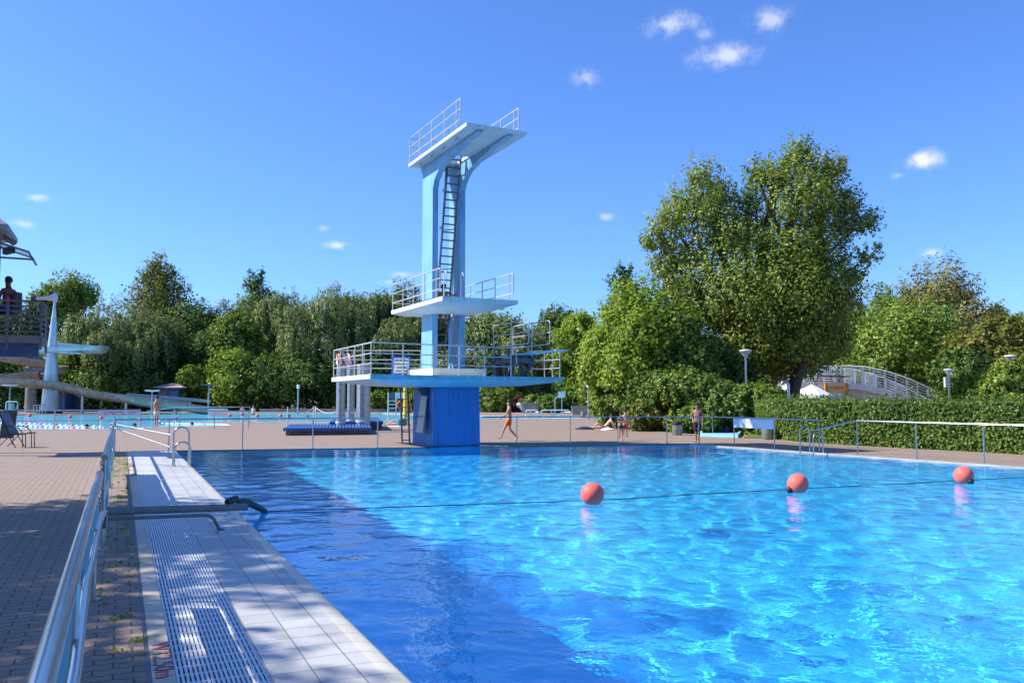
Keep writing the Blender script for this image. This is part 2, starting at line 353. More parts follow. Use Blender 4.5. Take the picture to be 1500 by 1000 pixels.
bpw = nt.nodes.new('ShaderNodeBump'); bpw.inputs['Strength'].default_value = .40; bpw.inputs['Distance'].default_value = .02; nzl = nt.nodes.new('ShaderNodeTexNoise'); nzl.inputs['Scale'].default_value = .5; nzl.inputs['Detail'].default_value = 3; nt.links.new(tcw.outputs['Object'], nzl.inputs[0])
mrw = nt.nodes.new('ShaderNodeMapRange'); mrw.inputs[1].default_value = .3; mrw.inputs[2].default_value = .7; mrw.inputs[3].default_value = .25; mrw.inputs[4].default_value = 1.7; nt.links.new(nzl.outputs['Fac'], mrw.inputs[0])
mlw = nt.nodes.new('ShaderNodeMath'); mlw.operation = 'MULTIPLY'; nt.links.new(nzw.outputs['Fac'], mlw.inputs[0]); nt.links.new(mrw.outputs[0], mlw.inputs[1]); nt.links.new(mlw.outputs[0], bpw.inputs['Height']); nt.links.new(bpw.outputs[0], g.inputs['Normal'])
def waves(X, Y, rng, n, lmin, lmax, slope, spread):
    Z = np.zeros_like(X); dist = np.sqrt(X * X + Y * Y)
    for k in range(n):
        lam = lmin * (lmax / lmin) ** rng.random(); th = rng.normal(1.1, spread); kk = 2 * math.pi / lam
        cell = dist * .0026; fade = np.clip((lam / np.maximum(cell, 1e-6) - 2.5) / 3, 0, 1)   # waves finer than the mesh are left out far away
        ph = rng.random() * 6.28
        wx = X + .05 * np.sin(1.7 * Y + ph) + .03 * np.sin(4.1 * X + 2 * ph); wy = Y + .05 * np.sin(1.9 * X + 2.1 * ph)
        Z += fade * slope * lam / (2 * math.pi) * np.sin(kk * (wx * math.cos(th) + wy * math.sin(th)) + ph)
    return Z
ang = np.linspace(R(-40), R(52), 1050); inv = np.linspace(1 / 2.0, 1 / 37, 1450)
A_, R_ = np.meshgrid(ang, 1 / inv); X, Y = R_ * np.sin(A_), R_ * np.cos(A_)
rng = np.random.default_rng(5)
Zw = waves(X, Y, rng, 45, .27, 1.0, .0068, 1.4) + waves(X, Y, rng, 10, 1.1, 3.2, .003, .9)
water = grid_water('pool_water', X, Y, Zw + WZ, pool, watermat); water.cycles.is_caustics_caster = True
ang = np.linspace(R(-42), R(10), 260); inv = np.linspace(1 / 42, 1 / 105, 160)
A_, R_ = np.meshgrid(ang, 1 / inv); X, Y = R_ * np.sin(A_), R_ * np.cos(A_)
farw = bpy.data.materials.new('far pool water'); farw.use_nodes = True; b = farw.node_tree.nodes['Principled BSDF']
b.inputs['Base Color'].default_value = (.17, .60, .80, 1); b.inputs['Roughness'].default_value = .06; b.inputs['IOR'].default_value = 1.333
n = farw.node_tree.nodes.new('ShaderNodeTexNoise'); n.inputs['Scale'].default_value = 1.6; n.inputs['Detail'].default_value = 4
tcf = farw.node_tree.nodes.new('ShaderNodeTexCoord'); farw.node_tree.links.new(tcf.outputs['Object'], n.inputs['Vector'])
bp = farw.node_tree.nodes.new('ShaderNodeBump'); bp.inputs['Strength'].default_value = .5; bp.inputs['Distance'].default_value = .35; farw.node_tree.links.new(n.outputs['Fac'], bp.inputs['Height']); farw.node_tree.links.new(bp.outputs[0], b.inputs['Normal'])
sheet(far_pool, [], -.04).solo('far_pool_water', farw, (0, 0, 0), kind='structure', smooth=None)

def strip(name, m, x0, x1, z, thick=.2, t0=T0, t1=T1, prof=None):   # a strip of the left pool edge in the edge's own frame
    mb = MB()
    if prof is None: mb.hexa([(x0, t0, z - thick), (x1, t0, z - thick), (x1, t1, z - thick), (x0, t1, z - thick), (x0, t0, z), (x1, t0, z), (x1, t1, z), (x0, t1, z)])
    else:
        r0 = [(x, t0, zz) for x, zz in prof]; r1 = [(x, t1, zz) for x, zz in prof]; mb.loft([r0, r1])
    o = link_mesh(mb.mesh(name, m, smooth=30), name, None, EA); o.rotation_euler = (0, 0, TH); tag(o, kind='structure'); return o
strip('pool_coping', copingmat, 0, 0, 0, prof=[(.010, -.06), (.010, -.032), (-.004, -.022), (-.03, -.012), (-.085, -.002), (-.13, .002), (-.13, -.06)])
strip('tiled_pool_edge', tilegrey, -.765, -.131, 0)
strip('gutter_floor', dconc, -1.26, -.766, -.16)
strip('beige_tile_border', tilebeige, -1.392, -1.261, .003)
strip('drain_slot', dgrey, -1.424, -1.393, -.004)
gb = MB()
for k in range(19):
    x = -1.252 + .0268 * k; gb.hexa([(x - .0075, T0, -.03), (x + .0075, T0, -.03), (x + .0075, T1, -.03), (x - .0075, T1, -.03), (x - .0075, T0, -.004), (x + .0075, T0, -.004), (x + .0075, T1, -.004), (x - .0075, T1, -.004)])
t = T0
while t < T1:
    gb.hexa([(-1.256, t, -.028), (-.770, t, -.028), (-.770, t + .022, -.028), (-1.256, t + .022, -.028), (-1.256, t, -.0055), (-.770, t, -.0055), (-.770, t + .022, -.0055), (-1.256, t + .022, -.0055)]); t += .165
o = link_mesh(gb.mesh('gutter_grate', gratemat), 'gutter_grate', None, EA); o.rotation_euler = (0, 0, TH); tag(o, 'long white slatted grate over the overflow gutter beside the pale tiles', 'drain grate')
redink = pmat('faded red marking paint', (.55, .06, .09), .6, 0, .3, 30)
def text_mesh(body, name, size, mat_):
    cu = bpy.data.curves.new('t', 'FONT'); cu.body = body; cu.size = size; cu.align_x = 'LEFT'; cu.extrude = .0008
    to = bpy.data.objects.new('t', cu); COL.objects.link(to); bpy.context.view_layer.update()
    me = bpy.data.meshes.new_from_object(to.evaluated_get(bpy.context.evaluated_depsgraph_get())); bpy.data.objects.remove(to); me.materials.clear(); me.materials.append(mat_); me.name = name; return me
for tt, lab in ((1.50, 'red depth lettering WT 2,50 m on the beige tiles nearest the camera'), (15.6, 'small red depth lettering on the beige tiles far along the edge'), (18.3, 'faded red depth lettering on the last beige tiles by the ladder')):
    me = text_mesh('WT2.50m', 'depth_marking', .165, redink)
    o = link_mesh(me, 'depth_marking', None, E(tt, 1.375, .0055)); o.rotation_euler = (0, 0, TH - R(90)); o.scale = (1.18, 1, 1); tag(o, lab, 'marking')
# white edging of the other pool sides
def edging(name, pts, w, m, z=.012):
    mb = MB()
    for a, b in zip(pts, pts[1:]):
        d = (b - a).normalized(); nn = Vector((-d.y, d.x, 0)) * w
        mb.hexa([Vector((q.x, q.y, zz)) for zz in (-.05, z) for q in (a, b, b + nn, a + nn)])
    return mb.solo(name, m, (0, 0, 0), kind='structure', smooth=None)
edging('pool_edge_kerb', [farR, nearR], .06, concrete, .003)
edging('pool_edge_kerb', [farL + EN * 1.4, farL, n0], .12, dconc, .004)
edging('pool_edge_kerb', [n1, farR], .12, dconc, .004)
edging('far_pool_kerb', far_pool[0:5], -.30, white, .02)
edging('far_pool_kerb', far_pool[4:10], -.30, white, .02)
edging('far_pool_kerb', far_pool[10:], -.30, concrete, .02)

# weeds in the joints
def leaf_mesh(name, C, size, nrm, rng, tint, mat, aspect=.55, updir=None):
    n = len(C); nrm = nrm / (np.linalg.norm(nrm, axis=1, keepdims=True) + 1e-9)
    a = rng.normal(size=(n, 3)) if updir is None else np.tile(np.array(updir, float), (n, 1)) + rng.normal(size=(n, 3)) * .25
    t = a - nrm * (a * nrm).sum(1, keepdims=True); t /= np.linalg.norm(t, axis=1, keepdims=True) + 1e-9
    b = np.cross(nrm, t); s = size[:, None]
    fold = nrm * s * .18
    V = np.stack([C - t * s, C + b * s * aspect + fold, C + t * s, C - b * s * aspect + fold], 1).reshape(-1, 3)
    me = bpy.data.meshes.new(name); me.vertices.add(4 * n); me.vertices.foreach_set('co', V.ravel())
    me.loops.add(4 * n); me.loops.foreach_set('vertex_index', np.arange(4 * n, dtype=np.int32)); me.polygons.add(n); me.polygons.foreach_set('loop_start', np.arange(0, 4 * n, 4, dtype=np.int32))
    me.update(calc_edges=True)
    at = me.attributes.new('tint', 'FLOAT', 'FACE'); at.data.foreach_set('value', np.clip(tint, 0, 1).astype(np.float32)); me.materials.append(mat)
    return me
rng = np.random.default_rng(11)
cs = []
for k in range(150):
    tt, of = rng.uniform(-3, 22), rng.choice([1.44, 1.44, 1.5, 1.55, 1.62, 1.66, 1.7]) + rng.normal() * .03
    p = E(tt, of); m_ = rng.integers(6, 40); s_ = rng.uniform(.012, .05)
    cs.append(np.stack([p.x + rng.normal(size=m_) * s_, p.y + rng.normal(size=m_) * s_ * .6, rng.uniform(.002, .02, m_)], 1))
C = np.concatenate(cs); nn = rng.normal(size=C.shape); nn[:, 2] = np.abs(nn[:, 2]) * .6
tag(link_mesh(leaf_mesh('joint_weeds', C, rng.uniform(.006, .014, len(C)), nn, rng, rng.random(len(C)), LEAF['bright']), 'joint_weeds'), 'small green weeds growing in the paving joints by the gutter', 'weeds', kind='stuff')

# ------------------------------------------------------------------ railings
def railing(name, label, pts, posts, h, mids=(), r=.021, m=steel, foot=None, group=None, bent=True, post_r=None):
    root = thing(name, label, 'railing', tuple(posts[0]), group)
    mb = MB(); mb.tube([Vector((p[0], p[1], (p[2] if len(p) > 2 else 0) + h)) for p in pts], r); mb.part('top_rail', m, root)
    for mh in mids:
        mb = MB(); mb.tube([Vector((p[0], p[1], (p[2] if len(p) > 2 else 0) + mh)) for p in pts], r * .8); mb.part('lower_rail', m, root)
    for p in posts:
        mb = MB(); z0 = p[2] if len(p) > 2 else 0
        mb.tube([(p[0], p[1], z0 - .02), (p[0], p[1], z0 + h - r * .5)], post_r or r * .95); mb.lathe((p[0], p[1], z0), [(r * 2.6, 0), (r * 2.6, .008), (r * 1.2, .014)], 10); mb.part('post', m, root)
    return root
def RA(y): return Vector((-1.05 - .457 * (y - 1.94), y, 0))      # the line of the left hand rail
root = thing('hand_rail', 'thick steel hand rail running into the foreground at lower left', 'railing', tuple(RA(3.9)))
mb = MB(); mb.tube([RA(-.6) + Vector((0, 0, 1)), RA(7.35) + Vector((0, 0, 1)), RA(7.42) + Vector((0, 0, .985))], [.031, .031, .016], 14); mb.part('top_rail', steel, root)
mb = MB(); lowp = [RA(-.6) + Vector((0, 0, .55))] + [RA(y) + Vector((.012 * math.sin(y * 2.1), 0, .55 + .006 * math.sin(y * 3))) for y in (2, 3.5, 4.6, 5.2, 6, 7.4)] + [RA(8.3) + Vector((.03, 0, .55)), RA(8.55) + Vector((.04, 0, .52)), RA(8.62) + Vector((.04, 0, .36))]
mb.tube(fillet(lowp, .2, 3), .025, 12); mb.part('lower_rail', steel, root)
for y in (.4, 3.9, 7.1):
    mb = MB(); mb.tube([RA(y) + Vector((-.02, 0, 0)), RA(y) + Vector((-.02, 0, .97))], .024, 10); mb.lathe(RA(y) + Vector((-.02, 0, 0)), [(.06, 0), (.06, .01), (.03, .016)], 12); mb.part('post', galv, root)
def cloth(y0, y1, z0, z1, off=0.):
    mb = MB(); a, b = RA(y0), RA(y1); n = EN * -.004; seg = 12
    q = []
    for k in range(seg + 1):
        p = a.lerp(b, k / seg) + EN * (off + .008 * math.sin(k * 1.7)); q.append(p)
    for k in range(seg): mb.hexa([q[k] + Vector((0, 0, z0)), q[k + 1] + Vector((0, 0, z0)), q[k + 1] + n + Vector((0, 0, z0)), q[k] + n + Vector((0, 0, z0)), q[k] + Vector((0, 0, z1)), q[k + 1] + Vector((0, 0, z1)), q[k + 1] + n + Vector((0, 0, z1)), q[k] + n + Vector((0, 0, z1))])
    return mb
for y0, y1, z0, z1, lab in ((4.2, 6.9, .72, .93, 'narrow teal banner hung under the thick hand rail nearest the camera'), (-.2, 3.5, .74, .92, 'teal banner under the hand rail at the very bottom of the picture'), (9.8, 18.6, .30, .93, 'long teal banner tied to the second stretch of hand rail')):
    cloth(y0, y1, z0, z1, .0).solo('banner', teal, RA(y0), lab, 'banner', smooth=None)
root = thing('hand_rail', 'second stretch of steel hand rail with an open end and hanging chain', 'railing', tuple(RA(9.4)))
mb = MB(); a, b_ = RA(9.3) + Vector((0, 0, 1)), RA(26.3) + Vector((0, 0, 1)); mb.tube([a, b_], .030, 14, caps=False); mb.tube([a + ED * .015, b_], .024, 12, caps=True); mb.part('top_rail', steel, root)
mb = MB(); mb.tube([RA(9.6) + Vector((0, 0, .5)), RA(26.3) + Vector((0, 0, .5))], .02); mb.part('lower_rail', steel, root)
for y in (9.5, 12.2, 15.8, 19.5, 23, 26.3):
    mb = MB(); mb.tube([RA(y), RA(y) + Vector((0, 0, .98))], .026, 10); mb.lathe(RA(y), [(.06, 0), (.06, .01), (.03, .016)], 12); mb.part('post', galv, root)
mb = MB()
for k in range(12):
    p = RA(9.35) + Vector((-.03 + .01 * math.sin(k), 0, .94 - .045 * k)); q = Vector((.014, 0, 0)) if k % 2 else Vector((0, .014, 0))
    mb.tube(fillet([p - q + Vector((0, 0, .025)), p + q + Vector((0, 0, .025)), p + q - Vector((0, 0, .025)), p - q - Vector((0, 0, .025)), p - q + Vector((0, 0, .025))], .012, 2), .0045, 5)
mb.part('chain', dsteel, root)
sl = thing('sloping_rail', 'pair of sloping steel rails joining the left fence to the ladder', 'railing', (-10, 21.4, 0))
for a, b_ in (((-10.0, 21.4, 1.0), (-8.12, 20.45, .76)), ((-9.98, 21.3, .93), (-8.10, 20.35, .48))):
    mb = MB(); mb.tube([a, b_], .02); mb.part('rail', steel, sl)
mb = MB(); mb.tube([(-10, 21.35, 0), (-10, 21.35, 1.0)], .022); mb.part('post', steel, sl)

c0 = RA(26.3)
P1 = [Vector((c0.x, c0.y, 0)), G(247, 660), G(355, 657.5), G(458, 656.5), G(553, 655.5)]
railing('pool_railing', 'straight steel railing on the far pool edge left of the diving tower', P1, P1[1:], .97)
P2 = [G(706, 651.5), G(757, 649.5), G(836, 650), G(906, 649.7), G(978, 649.3), G(1025, 649.5), G(1077, 652.3), G(1136.5, 657), G(1202.5, 662)]
P2 = [Vector((p.x, p.y + .12, 0)) for p in P2]
railing('pool_railing', 'long steel railing on the far pool edge right of the diving tower', P2, P2[1:], .96)
P3 = [G(1256.4, 664.6), G(1343, 671), G(1442, 677.5), G(1560, 685.6)]
rr = railing('pool_railing', 'steel railing in front of the clipped hedge at far right', P3, P3, .97)
mb = MB(); a = P3[0]; mb.tube([a + Vector((0, 0, .97)), G(1200, 663.5) + Vector((0, 0, .70)), P2[8] + Vector((-.3, .3, .55))], .02); mb.part('sloping_rail', steel, rr)
def board(name, label, cat, a, b, z0, z1, m, frame=None, strokes=0, off=-.03, seed=1, ink=inkmat, group=None):
    d = (b - a); L_ = d.length; d.normalize(); n = Vector((d.y, -d.x, 0)); root = thing(name, label, cat, tuple(a), group)
    def pan(s0, s1, q0, q1, dep, th):
        mb = MB(); p = [a + d * s0 + n * dep, a + d * s1 + n * dep, a + d * s1 + n * (dep - th), a + d * s0 + n * (dep - th)]
        mb.hexa([Vector((v.x, v.y, a.z + q0)) for v in p] + [Vector((v.x, v.y, a.z + q1)) for v in p]); return mb
    if frame:
        f = .06; fm = MB()
        for s0, s1, q0, q1 in ((0, L_, z0, z0 + f), (0, L_, z1 - f, z1), (0, f, z0 + f, z1 - f), (L_ - f, L_, z0 + f, z1 - f)):
            x = pan(s0, s1, q0, q1, -off + .006, .03); fm.add(x.v, x.f)
        fm.part('frame', frame, root, None)
    pan(0.002, L_ - .002, z0 + .002, z1 - .002, -off, .012).part('panel', m, root, None)
    if strokes:
        r2 = random.Random(seed); mb = MB(); hgt = (z1 - z0) / (strokes + 1.2)
        for k in range(strokes):
            s = L_ * .12; zc = z1 - hgt * (k + 1.1)
            while s < L_ * .86:
                w = L_ * r2.uniform(.02, .09)
                if r2.random() < .85: x = pan(s, min(s + w, L_ * .9), zc - hgt * .2, zc + hgt * r2.uniform(.1, .3), -off + .004, .003); mb.add(x.v, x.f)
                s += w + L_ * .018
        mb.part('lettering', ink, root, None)
    return root
board('banner', 'blank pale banner fixed to the railing between two posts near the hedge', 'banner', P2[6].copy(), P2[7].copy(), .62, .93, bannerw)

# ------------------------------------------------------------------ pool ladders and lane line
def ladder(label, a, b, h1, h2, gap, w):
    root = thing('pool_ladder', label, 'pool ladder', tuple(a), 'pool ladders'); d = (b - a).normalized(); n = Vector((-d.y, d.x, 0))
    for s, h in ((0, h1), (gap, h2)):
        p = a + n * s; pts = [p, p + Vector((0, 0, h - w * .5))]
        for k in range(9):
            an = math.pi * (1 - k / 8); pts.append(p + d * (w / 2 + w / 2 * math.cos(an)) + Vector((0, 0, h - w * .5 + w * .5 * math.sin(an))))
        pts += [p + d * w + Vector((0, 0, 0)), p + d * w + Vector((0, 0, -1.2))]
        mb = MB(); mb.tube(pts, .022, 10); mb.lathe(p, [(.055, 0), (.055, .012), (.03, .02)], 12); mb.part('handrail', steel, root)
    for k in range(4):
        mb = MB(); mb.box(a + d * w + n * gap / 2 + Vector((0, 0, -.03 - .28 * k)), (.07, gap, .025), math.atan2(d.y, d.x)); mb.part('step', steel, root)
    return root
a = G(255, 683); d = -EN
ladder('steel pool ladder at the left edge where the sloping rails end', a, a + d, .58, .92, .55, .36)
a = G(1190, 663) + Vector((.05, .35, 0)); q = Vector((rdir.y, -rdir.x, 0))
ladder('steel pool ladder at the right pool edge in front of the hedge', a, a + q, .80, .62, .5, .42)

ar = thing('anchor_bar', 'thick grey steel bar reaching over the gutter to hold the lane line', 'anchor bar', tuple(E(5.5, 1.6)))
a, b_ = E(5.92, 1.78, .37), E(6.65, .10, .25)
barm = pmat('dull grey bar', (.20, .19, .19), .55, 0, .2, 6); mb = MB(); mb.tube([a, b_], .045, 14); mb.part('beam', barm, ar)
mb = MB(); dd = (b_ - a).normalized(); mb.tube(fillet([a + Vector((0, 0, -.085)), a + dd * 1.36 + Vector((0, 0, -.085)), a + dd * 1.48 + Vector((0, 0, -.31))], .1, 4), .02, 10); mb.lathe(Vector((*(a + dd * 1.48).xy, 0)), [(.05, 0), (.05, .012), (.025, .02)], 12); mb.part('leg', barm, ar)
mb = MB(); mb.tube([Vector((*(a + dd * .05).xy, 0)), a + dd * .05], .024, 10); mb.part('leg', galv, ar)
rp = thing('lane_line', 'black lane line crossing the diving pool between the buoys', 'rope', tuple(b_))
end = G(390, 749, -.018); pts = []
for k in range(40):
    t = k / 39; p = (b_ - dd * .28 + Vector((0, 0, .055))).lerp(end, t); p.z = .325 + (-.03 - .325) * (t ** 1.6) if t > .25 else .325
    p += Vector((0, .018 * math.sin(k * 1.9), .016 * math.cos(k * 1.9))); pts.append(p)
mb = MB(); mb.tube(pts, [.033 + .008 * math.sin(k * 1.9) for k in range(40)], 8); mb.tube([p + Vector((0, .02 * math.cos(k * 2.3), .03 + .012 * math.sin(k * 2.3))) for k, p in enumerate(pts[:30])], .016, 6); mb.part('knotted_end', black, rp)
line = [G(*p, -.022) for p in ((390, 749), (560, 743), (700, 738.5), (868, 732.5), (1010, 724.5), (1169, 716), (1300, 709), (1412, 703.5), (1560, 696))]
mb = MB(); mb.tube([end] + [l + Vector((0, 0, .006 * math.sin(i * 2.2))) for i, l in enumerate(line[1:])], .0075, 6); mb.part('rope', black, rp)
for (px, py), lab in (((868, 737.5), 'coral red buoy on the lane line nearest the diving tower'), ((1169, 721), 'middle coral red buoy with a dark clip on its left'), ((1412, 707.5), 'coral red buoy farthest right with a dark cap facing the camera')):
    p = G(px, py, WZ); p.z = WZ + .15; bu = thing('buoy', lab, 'buoy', tuple(p), 'coral buoys on the lane line')
    mb = MB(); mb.ball(p, .185, 28, 18); mb.part('float', coral, bu, 80)
    if px > 900: mb = MB(); k = p + Vector((-.16, -.04, -.10)) if px < 1300 else p + Vector((.05, -.155, -.10)); mb.ball(k, .062, 14, 8); mb.part('clip', black, bu, 80)

# ------------------------------------------------------------------ the diving tower
tw = thing('diving_tower', 'tall sky blue concrete diving tower with three platforms at the pool edge', 'diving tower', tuple(T(1.32, 2.9, 0)))
def tprism(r0, r1, b0_, b1_, z0, z1, taper=0.):
    mb = MB(); mb.hexa([T(r0 - taper, b0_ - taper, z0), T(r1 + taper, b0_ - taper, z0), T(r1 + taper, b1_ + taper, z0), T(r0 - taper, b1_ + taper, z0), T(r0, b0_, z1), T(r1, b0_, z1), T(r1, b1_, z1), T(r0, b1_, z1)]); return mb
Z3, Z5, Z10 = 2.385, 4.88, 10.19
mb = tprism(.47, 2.17, 1.95, 3.95, -2.99, 2.06, .05)
mb.part('base', baseblue, tw)
def rect(r0, r1, b0_, b1_, z): return [T(r0, b0_, z), T(r1, b0_, z), T(r1, b1_, z), T(r0, b1_, z)]
# lower platform
lp_ = [(-2.16, .67), (5.5, 1.86), (5.5, 3.25), (4.4, 3.5), (2.9, 3.9), (-2.0, 6.0)]
top = [T(r_, b_, Z3) for r_, b_ in lp_]
e2 = [Vector((p.x, p.y, Z3 - .15)) for p in top]; inn = [T(min(2.3, max(.40, r_)) + .01 * i, min(4.2, max(1.8, b_)) + .008 * i, 2.0) for i, (r_, b_) in enumerate(lp_)]
mid = [e2[i].lerp(inn[i], .55) for i in range(len(lp_))]
for p in mid: p.z = Z3 - .33
mb = MB(); mb.add(top, [tuple(range(6))]); mb.cur = 1; mb.loft([e2, top], False); mb.cur = 2; mb.loft([inn, mid, e2], False)
lower = mb.part('lower_platform', [slabmat, slabmat, slabblue], tw, 25)
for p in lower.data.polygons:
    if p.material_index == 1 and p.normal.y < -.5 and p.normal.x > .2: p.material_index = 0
lower.data.materials.append(edgeshade)
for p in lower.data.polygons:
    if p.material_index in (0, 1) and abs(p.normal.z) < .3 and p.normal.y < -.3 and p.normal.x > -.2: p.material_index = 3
mb = tprism(.30, 2.3, 1.65, 4.15, Z3, Z3 + .25); mb.part('plinth', cream, tw)
# fins with brackets
prof = [(2.72, Z3), (2.74, 9.05), (2.60, 9.32), (2.1, 9.64), (1.4, 9.78), (-.2, 9.97), (-1.13, 10.03), (-1.13, 10.075), (3.92, 10.075), (3.92, 9.88), (3.76, 9.80), (3.78, Z3)]
for r0 in (.69, 1.74):
    mb = MB(); n = len(prof); rA = [T(r0, b_, z) for b_, z in prof]; rB = [T(r0 + .21, b_, z) for b_, z in prof]
    mb.add(rA + rB, [tuple(range(n - 1, -1, -1)), tuple(range(n, 2 * n))] + [(i, (i + 1) % n, n + (i + 1) % n, n + i) for i in range(n)])
    mb.part('column', finblue, tw, None)
# middle platform with a ladder opening
def slab(z, r0, r1, b0_, b1_, th, belly, hole_, inn_, name, mats):
    o_t, o_b = rect(r0, r1, b0_, b1_, z), rect(r0 + .015, r1 - .015, b0_ + .015, b1_ - .015, z - th)
    ib = rect(*inn_, z - belly); hb, ht = rect(*hole_, z - belly), rect(*hole_, z)
    mid = [o_b[i].lerp(ib[i], .5) for i in range(4)]
    for p in mid: p.z = z - th - (belly - th) * .72
    mb = MB(); mb.loft([ht, o_t], False); mb.loft([o_b, o_t], False); mb.cur = 1; mb.loft([ib, mid, o_b], False); mb.loft([hb, ib], False); mb.cur = 0; mb.loft([ht, hb], False)
    return mb.part(name, mats, tw, 25)
slab(Z5, -.02, 2.70, 0, 5.13, .14, .30, (.95, 1.70, 2.55, 3.55), (.62, 2.02, 2.4, 3.9), 'middle_platform', [slabmat, underbounce])
slab(Z10, .23, 2.38, -1.30, 4.05, .105, .113, (.95, 1.70, 1.85, 2.9), (.6, 2.0, 1.4, 3.2), 'top_platform', [slabmat, underbounce])
for z_, rr_, bs in ((Z10 - .13, .45, (.0, 1.1, 2.2, 3.3)), (Z5 - .175, .22, (1.0, 1.9, 2.8, 3.7))):
    for b_ in bs:
        mb = MB(); c = T(rr_, b_, z_); mb.tube(fillet([c + TB * -.1, c + TB * -.1 + Vector((0, 0, -.03)), c + TB * .1 + Vector((0, 0, -.03)), c + TB * .1], .02, 2), .012, 6); mb.part('fixing_bracket', dsteel, tw)
# ladders
def lad(name, r0, r1, f0, f1, n_, z0, z1, m, rad=.02):
    mb = MB()
    for r_ in (r0, r1): mb.hexa([T(r_ + s * .02, b_ + q * .05, z) for z, b_ in ((z0, f0), (z1, f1)) for s, q in ((-1, -1), (1, -1), (1, 1), (-1, 1))])
    for k in range(n_):
        t = (k + .5) / n_; z = z0 + (z1 - z0) * t; b_ = f0 + (f1 - f0) * t
        mb.hexa([T(r0, b_ - .05, z - .018), T(r1, b_ - .05, z - .018), T(r1, b_ + .05, z - .018), T(r0, b_ + .05, z - .018), T(r0, b_ - .05, z + .018), T(r1, b_ - .05, z + .018), T(r1, b_ + .05, z + .018), T(r0, b_ + .05, z + .018)])
    return mb.part(name, m, tw, None)
lad('upper_ladder', 1.08, 1.56, 3.3, 2.25, 19, Z5, Z10 + .0, dsteel)
lad('lower_ladder', 1.02, 1.52, 3.9, 3.05, 9, Z3, Z5, dsteel)
mb = MB(); mb.tube([T(1.6, 3.2, Z5), T(1.6, 2.15, Z10 + .9)], .02); mb.tube([T(1.05, 3.2, Z5 + .1), T(1.05, 2.15, Z10 + .9)], .02); mb.part('ladder_rail', galv, tw)
for zz, bb in ((6.3, 3.02), (7.7, 2.75), (9.0, 2.48)):
    mb = MB(); pts = [T(1.08, bb, zz)] + [T(1.32 - .30 * math.cos(math.pi * k / 8), bb + .45 * math.sin(math.pi * k / 8), zz) for k in range(9)] + [T(1.56, bb, zz)]; mb.tube(pts, .022, 6); mb.part('safety_hoop', galv, tw)
for r_ in (.98, 1.62):
    mb = MB(); mb.tube(fillet([T(r_, 2.35, Z5), T(r_, 2.35, Z5 + 1.1), T(r_, 2.20, Z5 + 1.18), T(r_, 2.1, Z5 + 1.02)], .08, 4), .018); mb.part('grab_rail', lgrey, tw)
# platform railings
def guard(name, r, b_back, b_front, z, hs, posts, m=None):
    mb = MB(); h, hm, hl = hs
    mb.tube(fillet([T(r, b_back, z), T(r, b_back, z + h), T(r, b_front, z + h), T(r, b_front, z + hl), T(r, b_back, z + hl)], .10, 4), .021, 8)
    mb.tube([T(r, b_back, z + hm), T(r, b_front, z + hm)], .017, 8)
    for b_ in posts: mb.tube([T(r, b_, z), T(r, b_, z + h)], .02, 8)
    return mb.part(name, m or railgrey, tw)
for r_ in (.27, 2.34): guard('side_railing', r_, 4.0, -.75, Z10, (.95, .62, .27), (2.9, 1.75, .6, -.42))
for r_ in (.02, 2.66): guard('side_railing', r_, 5.05, .28, Z5, (.95, .62, .27), (3.9, 2.8, 1.7, .62))
for z_, b_, ra, rb in ((Z10, 4.0, .27, 2.34), (Z5, 5.05, .02, 2.66)):
    mb = MB()
    for h in (.95, .62, .27): mb.tube([T(ra, b_, z_ + h), T(rb, b_, z_ + h)], .018)
    mb.tube([T((ra + rb) / 2, b_, z_), T((ra + rb) / 2, b_, z_ + .95)], .02); mb.part('back_railing', railgrey, tw)
def fe(r_): return T(r_, .72 + (1.86 - .67) * (r_ + 2.16) / 7.66, Z3)
FL = fe(-2.1); mb = MB()
for h in (1.0, .66, .34): mb.tube([T(-1.95, 5.9, Z3 + h), FL + Vector((0, 0, h)), fe(3.15) + Vector((0, 0, h))] + ([] if h < .9 else [fe(3.42) + Vector((0, 0, .93)), fe(3.45) + Vector((0, 0, .45)), fe(3.3) + Vector((0, 0, .34))]), .021 if h > .9 else .017)
mb.part('lower_guard_rail', railgrey, tw)
for k in range(6):
    p = T(-1.95 - .15 * k / 5, 5.9 - 5.1 * k / 5, Z3); mb = MB(); mb.tube([p, p + Vector((0, 0, 1.0))], .021); mb.part('guard_post', railgrey, tw)
for r_ in (-1.0, .1, 1.1, 2.1, 3.2):
    p = fe(r_); mb = MB(); mb.tube([p, p + Vector((0, 0, 1.0))], .021); mb.part('guard_post', railgrey, tw)
mb = MB()
for h in (1.0, .66, .34):
    mb.tube([T(-1.9, 5.85, Z3 + h), T(2.9, 3.8, Z3 + h)], .018); mb.tube([T(5.4, 3.12, Z3 + h), T(5.4, 1.95, Z3 + h)], .018); mb.tube([T(4.7, 3.2, Z3 + h), T(5.4, 3.12, Z3 + h)], .018)
for t in (.2, .4, .6, .8, 1): mb.tube([T(-1.9 + 4.8 * t, 5.85 - 2.05 * t, Z3), T(-1.9 + 4.8 * t, 5.85 - 2.05 * t, Z3 + 1.0)], .019)
for b_ in (1.95, 2.5, 3.12): mb.tube([T(5.4, b_, Z3), T(5.4, b_, Z3 + 1.0)], .02)
mb.part('rear_guard_rail', railgrey, tw)
